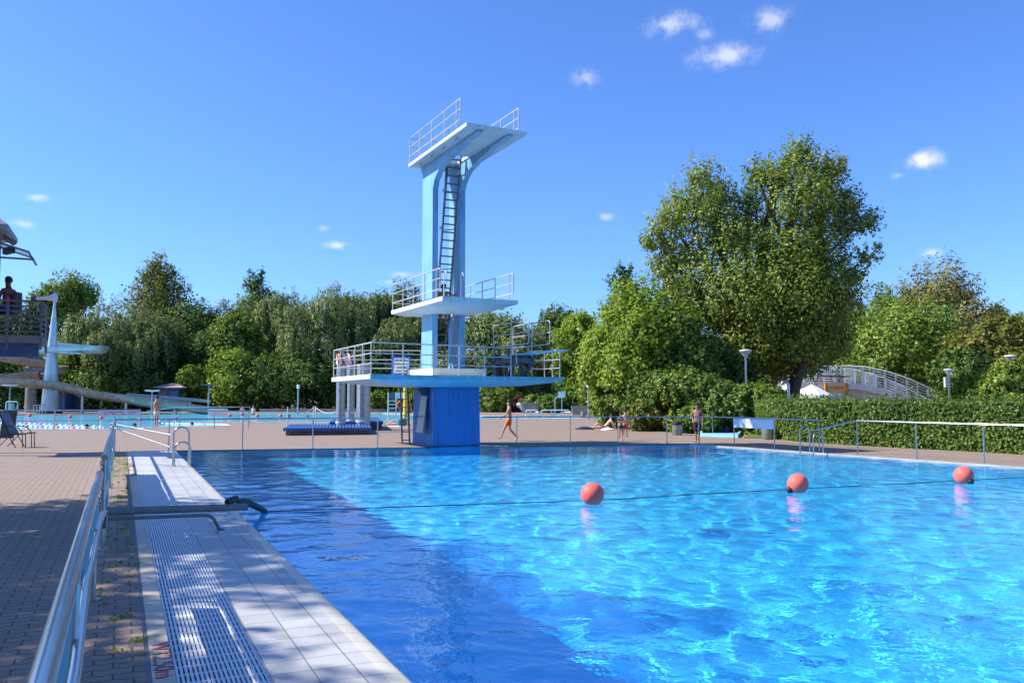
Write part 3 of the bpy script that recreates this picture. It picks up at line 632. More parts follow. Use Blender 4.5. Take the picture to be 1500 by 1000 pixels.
# springboard on the lower platform
sb = thing('springboard', 'pale blue springboard on a dark steel stand at the platform right end', 'springboard', tuple(T(3.82, 2.5, Z3)))
mb = MB(); n_ = 14; rings = []
for k in range(n_ + 1):
    t = k / n_; b_ = 3.45 - 4.45 * t; z = 3.19 + .02 * t; th = .05 - .022 * t
    rings.append([T(3.57, b_, z - th), T(4.07, b_, z - th), T(4.07, b_, z), T(3.57, b_, z)])
mb.loft(rings); mb.part('board', slabblue, sb)
mb = MB()
for r_ in (3.5, 4.14):
    mb.hexa([T(r_ + s, b_, z) for b_, z in ((3.5, 2.86), (1.6, 2.92)) for s, z in ((-.05, z), (.05, z), (.05, z + .17), (-.05, z + .17))])
    for b_ in (3.35, 2.6): mb.hexa([T(r_ + s, b_ + q, z) for z in (Z3, 2.9) for s, q in ((-.06, -.07), (.06, -.07), (.06, .07), (-.06, .07))])
    mb.hexa([T(r_ + s, b_ + q, z) for z, b_ in ((Z3, 2.5), (2.9, 1.7)) for s, q in ((-.06, -.07), (.06, -.07), (.06, .07), (-.06, .07))])
for b_ in (3.35, 2.6, 1.7): mb.hexa([T(3.5 if i in (0, 3) else 4.14, b_ + q, z) for z in (2.87, 3.05) for i, q in ((0, -.06), (1, -.06), (2, .06), (3, .06))])
mb.part('stand', dsteel, sb)
mb = MB(); mb.tube([T(3.45, 2.3, 3.1), T(4.2, 2.3, 3.1)], .07, 12); mb.part('fulcrum', dgrey, sb)
for r_ in (3.42, 4.24):
    mb = MB(); z = 3.1
    mb.tube(fillet([T(r_, 3.45, Z3), T(r_, 3.45, z + 1.22), T(r_, .6, z + 1.22), T(r_, .6, z + .40), T(r_, 3.45, z + .40)], .14, 4), .022)
    mb.tube([T(r_, 3.45, z + .81), T(r_, .6, z + .81)], .018); mb.tube([T(r_, 1.95, Z3), T(r_, 1.95, z + 1.22)], .022); mb.part('side_rail', railgrey, sb)
mb = MB()
for k in range(4): mb.hexa([T(r_, b_, Z3 + .14 + .19 * k + q) for q in (0, .03) for r_, b_ in ((2.78 + .15 * k, 2.95), (2.93 + .15 * k, 2.95), (2.93 + .15 * k, 3.45), (2.78 + .15 * k, 3.45))])
for b_ in (2.95, 3.45): mb.tube([T(2.75, b_, Z3), T(3.4, b_, Z3 + .82)], .03)
mb.part('steps', dsteel, sb)
board('rules_sign', 'blue framed white rules board behind the lower platform railing', 'sign', T(-.28, 4.2, 0), T(.42, 4.2, 0), Z3 + .08, Z3 + .74, white, signblue, 4, seed=4)
# things at the foot of the tower
def leaning(): 
    mb = MB(); a, b_ = T(.18, 2.25, .42), T(.18, 2.95, .42)
    mb.hexa([T(.24, 2.3, .45), T(.24, 2.95, .45), T(.20, 2.95, .45), T(.20, 2.3, .45), T(.40, 2.35, 1.7), T(.40, 2.9, 1.7), T(.36, 2.9, 1.7), T(.36, 2.35, 1.7)]); return mb
eb = thing('equipment_panel', 'grey panel leaning on the left side of the tower base', 'panel', tuple(T(.3, 2.6, 0)))
leaning().part('board', grey, eb, None)
mb = MB(); mb.hexa([T(.20, 2.35, 1.72), T(.20, 2.9, 1.72), T(.43, 2.9, 1.72), T(.43, 2.35, 1.72), T(.05, 2.4, 1.92), T(.05, 2.85, 1.92), T(.43, 2.85, 2.0), T(.43, 2.4, 2.0)]); mb.part('hood', dkblue, eb, None)
mb = MB(); mb.tube([T(-.1, 2.4, .98), T(.44, 2.45, 1.02)], .014); mb.box(T(.43, 2.45, 1.02), (.06, .08, .1), R(26)); mb.part('bracket', dsteel, eb)
al = thing('access_ladder', 'steep steel access ladder behind the tower base', 'ladder', tuple(T(.0, 4.2, 0)))
for s in (0, .5):
    mb = MB(); mb.tube([T(.1 - s * .2, 3.3 + s, 0), T(.35 - s * .2, 4.3 + s, 2.3)], .03); mb.part('side_rail', dgrey, al)
for k in range(8):
    t = (k + .5) / 8; mb = MB(); mb.tube([T(.1 + .25 * t, 3.3 + t, 2.3 * t), T(.0 + .25 * t, 3.8 + t, 2.3 * t)], .018); mb.part('rung', dgrey, al)

# ------------------------------------------------------------------ people
SKINS = {k: pmat('skin ' + k, c, .55, 0, .06, 12) for k, c in dict(light=(.62, .38, .28), tan=(.50, .28, .18), brown=(.30, .155, .10), dark=(.13, .065, .042)).items()}
HAIR = pmat('dark hair', (.012, .009, .008), .6); eyeM = pmat('eye', (.02, .015, .012), .3)
CLO = {k: pmat('cloth ' + k, c, .8, 0, .12, 20) for k, c in dict(orange=(.95, .17, .02), navy=(.012, .016, .035), red=(.62, .04, .07), pink=(.80, .10, .42), white=(.75, .74, .72), black=(.012, .012, .014), cherry=(.50, .02, .03), blue=(.03, .07, .25), teal=(.04, .2, .3)).items()}
BASE = dict(pel=(0, 0, .94), wai=(0, 0, 1.08), che=(0, .01, 1.30), nec=(0, 0, 1.47), jaw=(0, .03, 1.56), sku=(0, .01, 1.66),
            sL=(-.175, 0, 1.40), eL=(-.235, -.02, 1.12), wL=(-.25, .05, .87), sR=(.175, 0, 1.40), eR=(.235, -.02, 1.12), wR=(.25, .05, .87),
            hL=(-.095, 0, .90), kL=(-.10, .02, .50), aL=(-.10, -.02, .085), tL=(-.115, .14, .03), hR=(.095, 0, .90), kR=(.10, .02, .50), aR=(.10, -.02, .085), tR=(.115, .14, .03))
RAD = dict(pel=.125, wai=.115, che=.135, nec=.055, jaw=.068, sku=.092, sL=.062, eL=.042, wL=.028, sR=.062, eR=.042, wR=.028, hL=.088, kL=.056, aL=.037, tL=.028, hR=.088, kR=.056, aR=.037, tR=.028)
EDG = [('pel', 'wai'), ('wai', 'che'), ('che', 'nec'), ('nec', 'jaw'), ('jaw', 'sku'), ('che', 'sL'), ('sL', 'eL'), ('eL', 'wL'), ('che', 'sR'), ('sR', 'eR'), ('eR', 'wR'), ('pel', 'hL'), ('hL', 'kL'), ('kL', 'aL'), ('aL', 'tL'), ('pel', 'hR'), ('hR', 'kR'), ('kR', 'aR'), ('aR', 'tR')]
def skin(pts, rad, edges, root_i, sub=1):
    me = bpy.data.meshes.new('s'); me.from_pydata(pts, edges, []); o = bpy.data.objects.new('s', me); COL.objects.link(o)
    md = o.modifiers.new('k', 'SKIN'); md.use_smooth_shade = True
    for i, d in enumerate(me.skin_vertices[0].data):
        q = rad[i]; d.radius = q if isinstance(q, (tuple, list)) else (q, q); d.use_root = (i == root_i)
    o.modifiers.new('u', 'SUBSURF').levels = sub
    bpy.context.view_layer.update()
    m2 = bpy.data.meshes.new_from_object(o.evaluated_get(bpy.context.evaluated_depsgraph_get())); bpy.data.objects.remove(o)
    v = [tuple(x.co) for x in m2.vertices]; f = [tuple(p.vertices) for p in m2.polygons]; bpy.data.meshes.remove(m2); return v, f
def person(label, loc, yaw, height, skin_c, pose=None, shorts=None, shorts_len=.62, top=None, top_low='wai', hair='short', group=None, bikini=None, cap=None, arms=True):
    J = {k: Vector(v) for k, v in BASE.items()}
    for k, v in (pose or {}).items(): J[k] = Vector(v)
    sc = height / 1.76; M = Matrix.Rotation(yaw, 3, 'Z') * sc; L0 = Vector(loc)
    X = lambda p: L0 + M @ Vector(p)
    root = thing('person', label, 'person', tuple(loc), group)
    names = list(J); pts = [J[k] for k in names]; rad = [RAD[k] for k in names]; ed = [(names.index(a), names.index(b)) for a, b in EDG]
    for s in 'LR':
        w, e = J['w' + s], J['e' + s]; d = (w - e).normalized(); side = d.cross(Vector((0, 1, 0.3))).normalized(); fl = d.cross(side).normalized()
        palm = w + d * .075; pts.append(palm); rad.append((.036, .018)); ip = len(pts) - 1; ed.append((names.index('w' + s), ip))
        for j, ln in enumerate((.075, .085, .08, .062)):
            o_ = side * (.0265 - .0177 * j); k1 = palm + o_ + d * .03; k2 = k1 + d * ln * .55 + fl * .012; k3 = k2 + d * ln * .4 + fl * .028
            a_ = len(pts); pts += [k1, k2, k3]; rad += [.010, .009, .0075]; ed += [(ip, a_), (a_, a_ + 1), (a_ + 1, a_ + 2)]
        th = w + d * .03 + side * .03; a_ = len(pts); pts += [th + side * .012, th + side * .025 + d * .045]; rad += [.012, .009]; ed += [(ip, a_), (a_, a_ + 1)]
    fwd = (J['jaw'] - J['sku']); upv = (J['sku'] - J['nec']).normalized()
    face = Vector((0, 1, 0)) if 'face' not in (pose or {}) else J['face'].normalized()
    v, f = skin(pts, rad, ed, 0); mb = MB(); mb.add([X(p) for p in v], f)
    sd = face.cross(upv).normalized(); mb.ball(X(J['sku'] + face * .10 - upv * .045), .017 * sc, 8, 6)      # nose
    for q in (-1, 1): mb.ball(X(J['sku'] + sd * q * .093 - upv * .03), .022 * sc, 8, 6, (.6, 1, 1.4))            # ears
    mb.cur = 1
    for q in (-1, 1): mb.ball(X(J['sku'] + face * .090 + sd * q * .034 - upv * .012), .0125 * sc, 8, 6)          # eyes
    mb.cur = 2; mb.ball(X(J['jaw'] + face * .066), .016 * sc, 8, 6, (1.4, 1.4, .5))
    mb.part('body', [SKINS[skin_c], eyeM, CLO['red'] if skin_c == 'light' else SKINS['brown']], root, 80)
    # hair: the upper back of the head
    hm = MB(); c = J['sku'] + upv * .012 - face * .012; n_, m_ = 14, 9; rings = []
    for i in range(m_):
        a_ = math.pi * .62 * i / (m_ - 1); rg = []
        for k in range(n_):
            t = 2 * math.pi * k / n_; q = face * math.cos(t) + sd * math.sin(t); drop = a_ * (.66 if math.cos(t) > .3 else 1.0)
            rg.append(X(c + (q * max(math.sin(drop), .02) * .101 + upv * math.cos(drop) * .112) * (1 + .035 * math.sin(7 * t + 3 * i))))
        rings.append(rg)
    hm.loft(rings)
    if hair == 'long':
        hm.tube([X(c - face * .07), X(c - face * .10 - upv * .12), X(c - face * .09 - upv * .28)], [.07 * sc, .075 * sc, .03 * sc], 10)
    hm.part('swim_cap' if cap else 'hair', cap or HAIR, root, 60)
    if shorts:
        p = [J['wai'].lerp(J['pel'], .35), J['pel']]; r_ = [.132, .142]; ed = [(0, 1)]
        for s in 'LR':
            h, k = J['h' + s], J['k' + s]; i0 = len(p); p += [h, h.lerp(k, shorts_len * .5), h.lerp(k, shorts_len)]; r_ += [.105, .100, .098]; ed += [(1, i0), (i0, i0 + 1), (i0 + 1, i0 + 2)]
        v, f = skin(p, r_, ed, 1); sm = MB(); sm.add([X(q) for q in v], f); sm.part('shorts', CLO[shorts], root, 80)
    if bikini:
        p = [J['pel'] + (J['wai'] - J['pel']) * .2, J['pel'] - (J['wai'] - J['pel']) * .1]; v, f = skin(p, [.137, .135], [(0, 1)], 0); sm = MB(); sm.add([X(q) for q in v], f); sm.part('bikini_bottom', CLO[bikini], root, 80)
        p = [J['che'].lerp(J['sL'], .4), J['che'].lerp(J['sR'], .4)]; q_ = (J['wai'] - J['che']) * .25; v, f = skin([x + q_ for x in p], [.10, .10], [(0, 1)], 0); sm = MB(); sm.add([X(q) for q in v], f); sm.part('bikini_top', CLO[bikini], root, 80)
    if top:
        p = [J['pel'].lerp(J['wai'], .4), J['wai'], J['che'], J['che'].lerp(J['nec'], .45), J['che'].lerp(J['sL'], .72), J['che'].lerp(J['sR'], .72)]
        v, f = skin(p, [.135, .132, .152, .07, .07, .07], [(0, 1), (1, 2), (2, 3), (2, 4), (2, 5)], 1); sm = MB(); sm.add([X(q) for q in v], f); sm.part('tank_top', CLO[top], root, 80)
    return root
walk = dict(kL=(-.09, .22, .52), aL=(-.09, .36, .12), tL=(-.09, .50, .13), kR=(.09, -.02, .50), aR=(.09, -.36, .13), tR=(.09, -.26, .03), eL=(-.23, .12, 1.14), wL=(-.22, .34, 1.02), eR=(.22, .10, 1.12), wR=(.20, .33, 1.05))
person('shirtless man in orange shorts walking left past the diving tower', G(746, 645.6), R(90), 1.56, 'tan', walk, 'orange', .72)
mb = MB(); rings = []
for k in range(7):
    t = k / 6; c = G(746, 645.6) + Vector((.28 + .34 * t, 0.02, 1.36 - .16 * t + .06 * math.sin(t * 5))); w = .035 + .05 * math.sin(t * 2.6)
    rings.append([c + Vector((0, w * 1.6 * math.cos(a_), w * math.sin(a_) * (1.6 + .4 * math.sin(3 * a_)))) for a_ in [2 * math.pi * j / 10 for j in range(10)]])
mb.loft(rings); mb.solo('towel', CLO['white'], G(746, 645.6) + Vector((.3, 0, 1.2)), 'crumpled white towel over the walking man\'s shoulder', 'towel')
person('smaller boy in black trunks with folded arms beside the taller boy', G(909.5, 645.5), R(205), 1.09, 'tan', dict(eL=(-.24, .05, 1.15), wL=(-.02, .17, 1.12), eR=(.24, .05, 1.15), wR=(.02, .19, 1.17)), 'navy', .35)
person('taller boy in red swim shorts standing behind the railing', G(916, 643.5), R(170), 1.15, 'light', None, 'red', .75)
person('shirtless man in long dark shorts standing by the dustbin', G(1022, 648.6), R(150), 1.46, 'brown', dict(kL=(-.06, .02, .5), aL=(-.05, -.02, .085), tL=(-.06, .14, .03), kR=(.07, .03, .5), aR=(.05, .02, .085), tR=(.06, .18, .03), eR=(.27, -.08, 1.14), wR=(.17, .08, 1.0)), 'navy', 1.0)
recl = dict(pel=(0, 0, .13), wai=(0, -.13, .22), che=(0, -.27, .40), nec=(0, -.35, .55), jaw=(0, -.34, .64), sku=(0, -.37, .73), sL=(-.17, -.30, .49), eL=(-.25, -.47, .27), wL=(-.26, -.55, .05), sR=(.17, -.30, .49), eR=(.25, -.47, .27), wR=(.26, -.55, .05),
            hL=(-.09, .04, .12), kL=(-.10, .42, .34), aL=(-.10, .70, .06), tL=(-.11, .86, .08), hR=(.09, .04, .12), kR=(.10, .47, .10), aR=(.10, .90, .06), tR=(.11, .97, .17))
person('dark haired woman in a black bikini sunbathing on the paving', G(886, 628.6), R(95), 1.68, 'light', recl, None, hair='long', bikini='black')
person('man in pink shorts sitting against the yellow pole', G(586, 623.6), R(90), 1.75, 'light', recl, 'pink', .55)
climb = dict(sL=(-.18, .03, 1.42), eL=(-.40, .10, 1.30), wL=(-.52, .16, 1.42), eR=(.36, .08, 1.34), wR=(.50, .16, 1.48), kL=(-.09, .16, .62), aL=(-.09, .02, .25), tL=(-.09, .15, .20), jaw=(0, .07, 1.55), sku=(0, .08, 1.63))
person('bather climbing the ladder through the middle platform of the tower', T(1.30, 3.25, 4.06), R(26.5 + 180), 1.70, 'brown', climb, 'navy', .6)

# ------------------------------------------------------------------ lifeguard station at left
LG = 25.0
SO = AT(62, 492, LG); SO.z = 0                      # near right corner of the balcony; the station stands parallel to the pool edge
def SL(x, y, z): return SO - EN * x + ED * y + Vector((0, 0, z))
def sbox(x0, x1, y0, y1, z0, z1): return MB().hexa([SL(x, y, z) for z in (z0, z1) for x, y in ((x0, y0), (x1, y0), (x1, y1), (x0, y1))])
ls = thing('lifeguard_station', 'lifeguard station at the left edge, balcony rails coloured dark for shade', 'lifeguard station', tuple(SL(-1.5, 1, 0)))
zf = AT(30, 492, LG).z
sbox(-2.6, 0, 0, 2.0, zf - .22, zf).part('floor', dconc, ls, None)
sbox(-2.6, -.1, .1, .4, zf - .62, zf - .222).part('beam', dkblue, ls, None)
for x in (-1.9,):
    for y in (.35, 1.7):
        mb = MB(); mb.tube([SL(x, y, 0), SL(x, y, zf - .2)], .12, 12); mb.part('support_leg', dkblue, ls)
for k in range(7):  # rails and posts: their shade is put into the dark colour
    z = zf + .12 + .148 * k; mb = MB(); mb.tube([SL(-2.6, 0, z), SL(-.04, 0, z), SL(-.04, 1.96, z)], .030 if k == 6 else .022); mb.part('rail', dsteel, ls)
for x, y in ((-.04, 0), (-.04, 1.96), (-.9, 0), (-1.8, 0)):
    mb = MB(); mb.tube([SL(x, y, zf - .4), SL(x, y, zf + 1.1)], .035); mb.part('post', dsteel, ls)
zc = AT(0, 338, LG).z
sbox(-2.6, -1.35, .5, 1.9, zf, zc).part('cabin', dkblue, ls, None)
a = AT(15, 341, LG); mb = MB(); xr_ = (a - SO).dot(-EN)
mb.hexa([SL(x, y, z) for z in (a.z, a.z + .13) for x, y in ((xr_ - 1.9, -.25), (xr_, -.25), (xr_, 2.4), (xr_ - 1.9, 2.4))])
mb.hexa([SL(xr_ - 1.9, -.25, a.z + .132), SL(xr_ + .01, -.25, a.z + .132), SL(xr_ + .01, 2.4, a.z + .132), SL(xr_ - 1.9, 2.4, a.z + .132), SL(xr_ - 1.9, .9, a.z + 1.0), SL(xr_ - .95, .9, a.z + 1.0), SL(xr_ - .95, 1.2, a.z + 1.0), SL(xr_ - 1.9, 1.2, a.z + 1.0)])
mb.part('roof', pmat('station roof', (.26, .28, .30), .6, 0, .2), ls, None)
aw = MB(); p0, p1, p2 = AT(-30, 346, LG - .2), AT(42, 369, LG - .6), AT(48, 380, LG - .6); bk_ = ED * 1.1
aw.tube([p0, p1, p2, AT(-30, 375, LG - .2)], .03); aw.tube([p0 + bk_, p1 + bk_, p2 + bk_], .03); aw.tube([p2, p2 + bk_], .03)
aw.part('awning_frame', dsteel, ls)
glass = bpy.data.materials.new('awning glass'); glass.use_nodes = True; bb_ = glass.node_tree.nodes['Principled BSDF']; bb_.inputs['Base Color'].default_value = (.55, .62, .68, 1); bb_.inputs['Roughness'].default_value = .3; bb_.inputs['Alpha'].default_value = .45
up_ = Vector((0, 0, -.015)); aw = MB(); aw.hexa([p0 + up_, p1 + up_, p1 + bk_ + up_, p0 + bk_ + up_, p0, p1, p1 + bk_, p0 + bk_]); aw.part('awning_pane', glass, ls, None)
mb = MB(); c = AT(14, 352, LG - .3); mb.tube([c + Vector((-.18, 0, .1)), c, c + Vector((.16, -.05, -.08))], [.08, .07, .09], 12); mb.solo('floodlight', [dgrey], c, 'dark floodlight above the awning of the lifeguard station', 'floodlight')
mb = MB(); c = AT(13, 367, LG - .3); mb.hexa([c + Vector((x * .13, y * .1, z * .09 + x * .03)) for z in (-1, 1) for x, y in ((-1, -1), (1, -1), (1, 1), (-1, 1))]); mb.solo('loudspeaker', black, c, 'small black loudspeaker hanging under the awning', 'loudspeaker')
hs = thing('horn_speaker', 'grey horn loudspeaker on the corner of the lifeguard balcony', 'loudspeaker', tuple(AT(60, 440, LG)))
c0_, c1_ = AT(51, 437, LG - .05), AT(81, 436, LG - .05); dv = c1_ - c0_
mb = MB(); mb.tube([c0_ + dv * t for t in (0, .12, .4, .7, .9, 1)], [.04, .05, .055, .075, .115, .15], 16); mb.part('horn', lgrey, hs)
mb = MB(); mb.tube([c0_ - dv * .14, c0_ + dv * .08], .065, 12); mb.part('driver', dgrey, hs)
mb = MB(); mb.tube([AT(56, 455, LG - .05), c0_ + dv * .15], .02); mb.part('bracket', galv, hs)
ch = AT(11, 470, LG + .5); seat_z = AT(10, 456, LG + .5).z - .02
sit = dict(pel=(0, 0, .13), wai=(0, -.02, .28), che=(0, 0, .50), nec=(0, .0, .67), jaw=(0, .03, .76), sku=(0, .02, .86), sL=(-.19, 0, .60), eL=(-.24, .08, .33), wL=(-.18, .30, .24), sR=(.19, 0, .60), eR=(.24, .08, .33), wR=(.18, .30, .24),
           hL=(-.1, .06, .10), kL=(-.12, .44, .12), aL=(-.12, .46, -.32), tL=(-.12, .6, -.37), hR=(.1, .06, .10), kR=(.12, .44, .12), aR=(.12, .46, -.32), tR=(.12, .6, -.37))
person('lifeguard in a red tank top sitting on the station balcony', (ch.x, LG + .5, seat_z), R(75), 1.95, 'dark', sit, 'blue', .85, top='cherry')
mb = MB(); mb.tube([(ch.x, LG + .5, zf - .05), (ch.x, LG + .5, seat_z - .06)], .04); mb.lathe((ch.x, LG + .5, seat_z - .07), [(.05, -.05), (.24, 0), (.25, .05), (.2, .07)], 16); mb.hexa([(ch.x + .28 + a_ , LG + .5 + b_, seat_z + z) for z in (.05, .6) for a_, b_ in ((-.02, -.2), (.02, -.2), (.02, .2), (-.02, .2))]); mb.solo('stool', black, (ch.x, LG + .5, zf), 'black swivel stool under the seated lifeguard', 'stool')

# ------------------------------------------------------------------ lounge chairs at left
lc = thing('deck_chair', 'grey sling deck chair with dark frame facing right at the left edge', 'deck chair', tuple(G(25, 655)))
b_ = G(25, 655); ox, oy = b_.x, b_.y
def ch_(x, y, z): return Vector((ox + x, oy + y, z))
mb = MB(); mb.hexa([ch_(-.50, -.22, 1.14), ch_(-.10, -.22, .42), ch_(-.10, .24, .42), ch_(-.50, .24, 1.14), ch_(-.48, -.22, 1.16), ch_(-.08, -.22, .44), ch_(-.08, .24, .44), ch_(-.48, .24, 1.16)]); mb.part('backrest', slingmat, lc, None)
mb = MB(); mb.hexa([ch_(-.12, -.22, .40), ch_(.44, -.22, .47), ch_(.44, .24, .47), ch_(-.12, .24, .40), ch_(-.12, -.22, .42), ch_(.44, -.22, .49), ch_(.44, .24, .49), ch_(-.12, .24, .42)]); mb.part('seat', slingmat, lc, None)
mb = MB()
for y in (-.25, .27):
    mb.tube([ch_(-.52, y, 1.17), ch_(-.10, y, .41), ch_(.46, y, .48)], .018)
for q in (ch_(-.52, 0, 1.17), ch_(.46, 0, .48)): mb.tube([q + Vector((0, -.25, 0)), q + Vector((0, .27, 0))], .018)
mb.part('frame', black, lc)
for y in (-.25, .27):
    mb = MB(); mb.tube(fillet([ch_(-.26, y, .72), ch_(-.1, y, .70), ch_(.16, y, .68), ch_(.32, y, .46)], .15, 4), .016); mb.part('armrest', black, lc)
    for x0, x1 in ((.30, .33), (.40, .43), (-.05, -.5), (-.2, .1)):
        mb = MB(); mb.tube([ch_(x0, y, .46), ch_(x1, y, 0)], .015); mb.part('leg', black, lc)
fc = thing('folded_chair', 'folded upright grey lounger standing behind the deck chair', 'deck chair', tuple(G(5, 651)))
b_ = G(4, 651)
mb = MB(); mb.hexa([b_ + Vector((x, y, z)) for z, q in ((.22, 0), (1.2, .12)) for x, y in ((-.2 + q, .1), (.22 + q, .1), (.22 + q, .2), (-.2 + q, .2))]); mb.part('sling', pmat('charcoal sling', (.05, .055, .06), .8), fc, None)
mb = MB()
for x in (-.22, .25): mb.tube([b_ + Vector((x, .15, 0)), b_ + Vector((x + .13, .15, 1.24))], .018)
mb.part('frame', dgrey, fc)

# ------------------------------------------------------------------ far pool: railings, lane ropes, buoys, bathers
F2 = [G(-40, 629.5), G(15, 629.3), G(79.5, 629), G(143.5, 628.8), G(205, 627.5)]
railing('pool_railing', 'steel railing along the near edge of the swimming pool at far left', F2, F2, 1.0, (.45,), .03)
board('banner', 'pale printed banner on the railing of the swimming pool at far left', 'banner', F2[3].copy(), F2[4].copy(), .68, .98, bannerw, None, 2, seed=9, ink=dgrey)
F3 = [G(215, 620.5) + Vector((0, 0, -.25)), G(255, 620.4), G(313, 620.4), G(366, 620.2)]
railing('pool_railing', 'ramp railing of the swimming pool in front of the slide end', F3, F3[1:], 1.05, (), .03)
F4 = [G(263, 626.8), G(314, 626.7), G(364, 626.4)]
railing('pool_railing', 'low steel railing at the pool steps in front of the slide end', F4, F4, .92, (), .028)
board('banner', 'blank white board on the ramp railing by the slide end', 'sign', G(306.5, 624) , G(334, 624), .55, .95, white)
def lane(label, p, q):
    root = thing('lane_rope', label, 'lane rope', tuple(p), 'lane ropes in the swimming pool'); mb = MB(); mb.tube([p, q], .012, 5); mb.part('rope', lgrey, root)
    n_ = 30; fm = []
    for m_ in (white, coral):
        b2_ = MB(); b2_.lathe((0, 0, 0), [(.02, -.07), (.075, -.05), (.075, .05), (.02, .07)], 10); fm.append(b2_.mesh('float', m_, smooth=40))
    for k in range(n_):
        o = link_mesh(fm[1 if k % 3 == 0 else 0], 'float', root); o.location = p.lerp(q, (k + .5) / n_) - Vector(p); o.rotation_euler = (q - p).to_track_quat('Z', 'Y').to_euler(); o.scale = (1.1, 1.1, 1.6)
lane('red and white lane rope farther from the deck', G(-60, 616.6, -.03), G(152, 625.2, -.03)); lane('red and white lane rope nearer the deck', G(-80, 620.2, -.03), G(128, 627.3, -.03))
BL = ['coral buoy at far left of the swimming pool beside its ladder', 'coral buoy second from left in the swimming pool', 'coral buoy under the printed banner in the swimming pool', 'coral buoy right of the printed banner post', 'coral buoy beside the standing bathers', 'coral buoy right of the standing bathers', 'coral buoy by the concrete columns in the swimming pool']
for (px, py), lab in zip(((43.5, 609.5), (102.5, 611.5), (148.5, 613), (205.5, 615.5), (336.5, 609.5), (377, 610), (411, 610)), BL):
    p = G(px, py, 0); mb = MB(); rr_ = 2.6 / FPX * p.y; mb.ball(p + Vector((0, 0, rr_ * .55)), rr_, 16, 10); mb.solo('buoy', coral, p, lab, 'buoy', 'coral buoys in the swimming pool')
person('bather in white shorts standing on the swimming pool edge', G(229, 626), R(75), 1.75, 'tan', None, 'white', .6)
person('dark bather standing beyond the swimming pool by the slide', G(148, 606), R(90), 1.6, 'brown', None, 'black', .5)
wade = dict(eL=(-.24, .05, 1.18), wL=(-.12, .2, 1.2), eR=(.24, .05, 1.18), wR=(.12, .2, 1.2))
person('bather with pink swimsuit standing waist deep in the swimming pool', G(355, 608.5) + Vector((0, 0, -.75)), R(200), 1.7, 'light', wade, 'pink', .3)
person('bather standing chest deep at right in the swimming pool', G(371, 608) + Vector((0, 0, -.75)), R(160), 1.7, 'light', None, 'blue', .3)
person('bather half hidden behind the yellow pole', G(597, 621), R(180), 1.6, 'tan', None, 'red', .5)
swim = dict(pel=(0, -.45, -.25), wai=(0, -.3, -.18), che=(0, -.12, -.08), nec=(0, .02, .02), jaw=(0, .10, .07), sku=(0, .06, .16), sL=(-.2, -.05, -.03), eL=(-.35, .15, -.15), wL=(-.25, .4, -.2), sR=(.2, -.05, -.03), eR=(.35, .15, -.15), wR=(.25, .4, -.2), hL=(-.1, -.5, -.28), kL=(-.12, -.85, -.35), aL=(-.12, -1.2, -.3), tL=(-.12, -1.35, -.4), hR=(.1, -.5, -.28), kR=(.12, -.85, -.4), aR=(.12, -1.2, -.45), tR=(.12, -1.35, -.5))
for (px, py), lab, cap_, sk in (((198, 625.3), 'swimmer floating at the pool corner left of the steps', None, 'tan'), ((235, 620.2), 'swimmer with a white cap behind the man in white shorts', CLO['white'], 'tan'), ((282, 623.6), 'swimmer\'s head above water at the end of the steps', None, 'light'),
                                ((128, 626.6), 'swimmer\'s head beside the nearer lane rope', None, 'tan'), ((259, 616), 'pale swimmer behind the ramp railing', None, 'light'), ((424, 611), 'dark haired swimmer left of the steel columns', None, 'brown'), ((451, 612), 'swimmer between the lamp post and the steel columns', None, 'light')):
    person(lab, G(px, py) + Vector((0, 0, -.05)), R(170), 1.75, sk, swim, None, cap=cap_)
for px, py, lab in ((49, 607.5, 'small steel ladder at the back edge of the swimming pool, left one'), (57.5, 606.5, 'small steel ladder at the back edge of the swimming pool beside the mast')):
    p = G(px, py); mb = MB(); mb.tube(fillet([p, p + Vector((0, 0, .95)), p + Vector((.3, 0, .95)), p + Vector((.3, 0, -.4))], .15, 5), .04); mb.tube(fillet([p + Vector((0, .5, 0)), p + Vector((0, .5, .95)), p + Vector((.3, .5, .95)), p + Vector((.3, .5, -.4))], .15, 5), .04); mb.solo('pool_ladder', steel, p, lab, 'pool ladder')
p = G(16, 607.6); root = thing('start_block', 'pale green starting block under a steel frame at far left', 'starting block', tuple(p))
mb = MB(); mb.box(p + Vector((0, 0, .55)), (.35, .5, 1.1)); mb.part('block', pmat('pale green', (.3, .45, .42), .5), root, None)
mb = MB(); mb.tube(fillet([p + Vector((-.5, 0, 0)), p + Vector((-.5, 0, 1.25)), p + Vector((.6, 0, 1.25)), p + Vector((.6, 0, 0))], .15, 4), .045); mb.part('frame', lgrey, root)

# ------------------------------------------------------------------ slide and its mast
YS = 88.0
ms = thing('slide_mast', 'tall tapering pale steel mast holding up the spiral slide', 'mast', tuple(AT(73, 603.5, YS)))
b_, tp = AT(73, 603.5, YS), AT(80.5, 433, YS); ub = AT(76, 520, YS)
mb = MB(); rb = 12.5 / FPX * YS; mb.tube([Vector((b_.x, YS, 0)), b_.lerp(tp, .25), ub, b_.lerp(tp, .75), tp], [rb, rb * .82, rb * .58, rb * .34, .04], 24); mb.part('shaft', pmat('pale weathered steel', (.55, .57, .58), .4, .6, .25, 1.2), ms)
mb = MB(); mb.lathe((b_.x, YS, 0), [(rb * 1.35, 0), (rb * 1.35, .35), (rb * 1.02, .4)], 20); mb.part('footing', dconc, ms)
m2_ = thing('slide_column', 'shorter round steel column under the slide behind the mast', 'column', tuple(AT(45, 603, YS + 8)))
p = AT(45, 603, YS + 8); q = AT(46, 533, YS + 8); mb = MB(); mb.tube([Vector((p.x, p.y, 0)), q], [8.5 / FPX * (YS + 8), 6.2 / FPX * (YS + 8)], 20); mb.part('shaft', slidesteel, m2_)
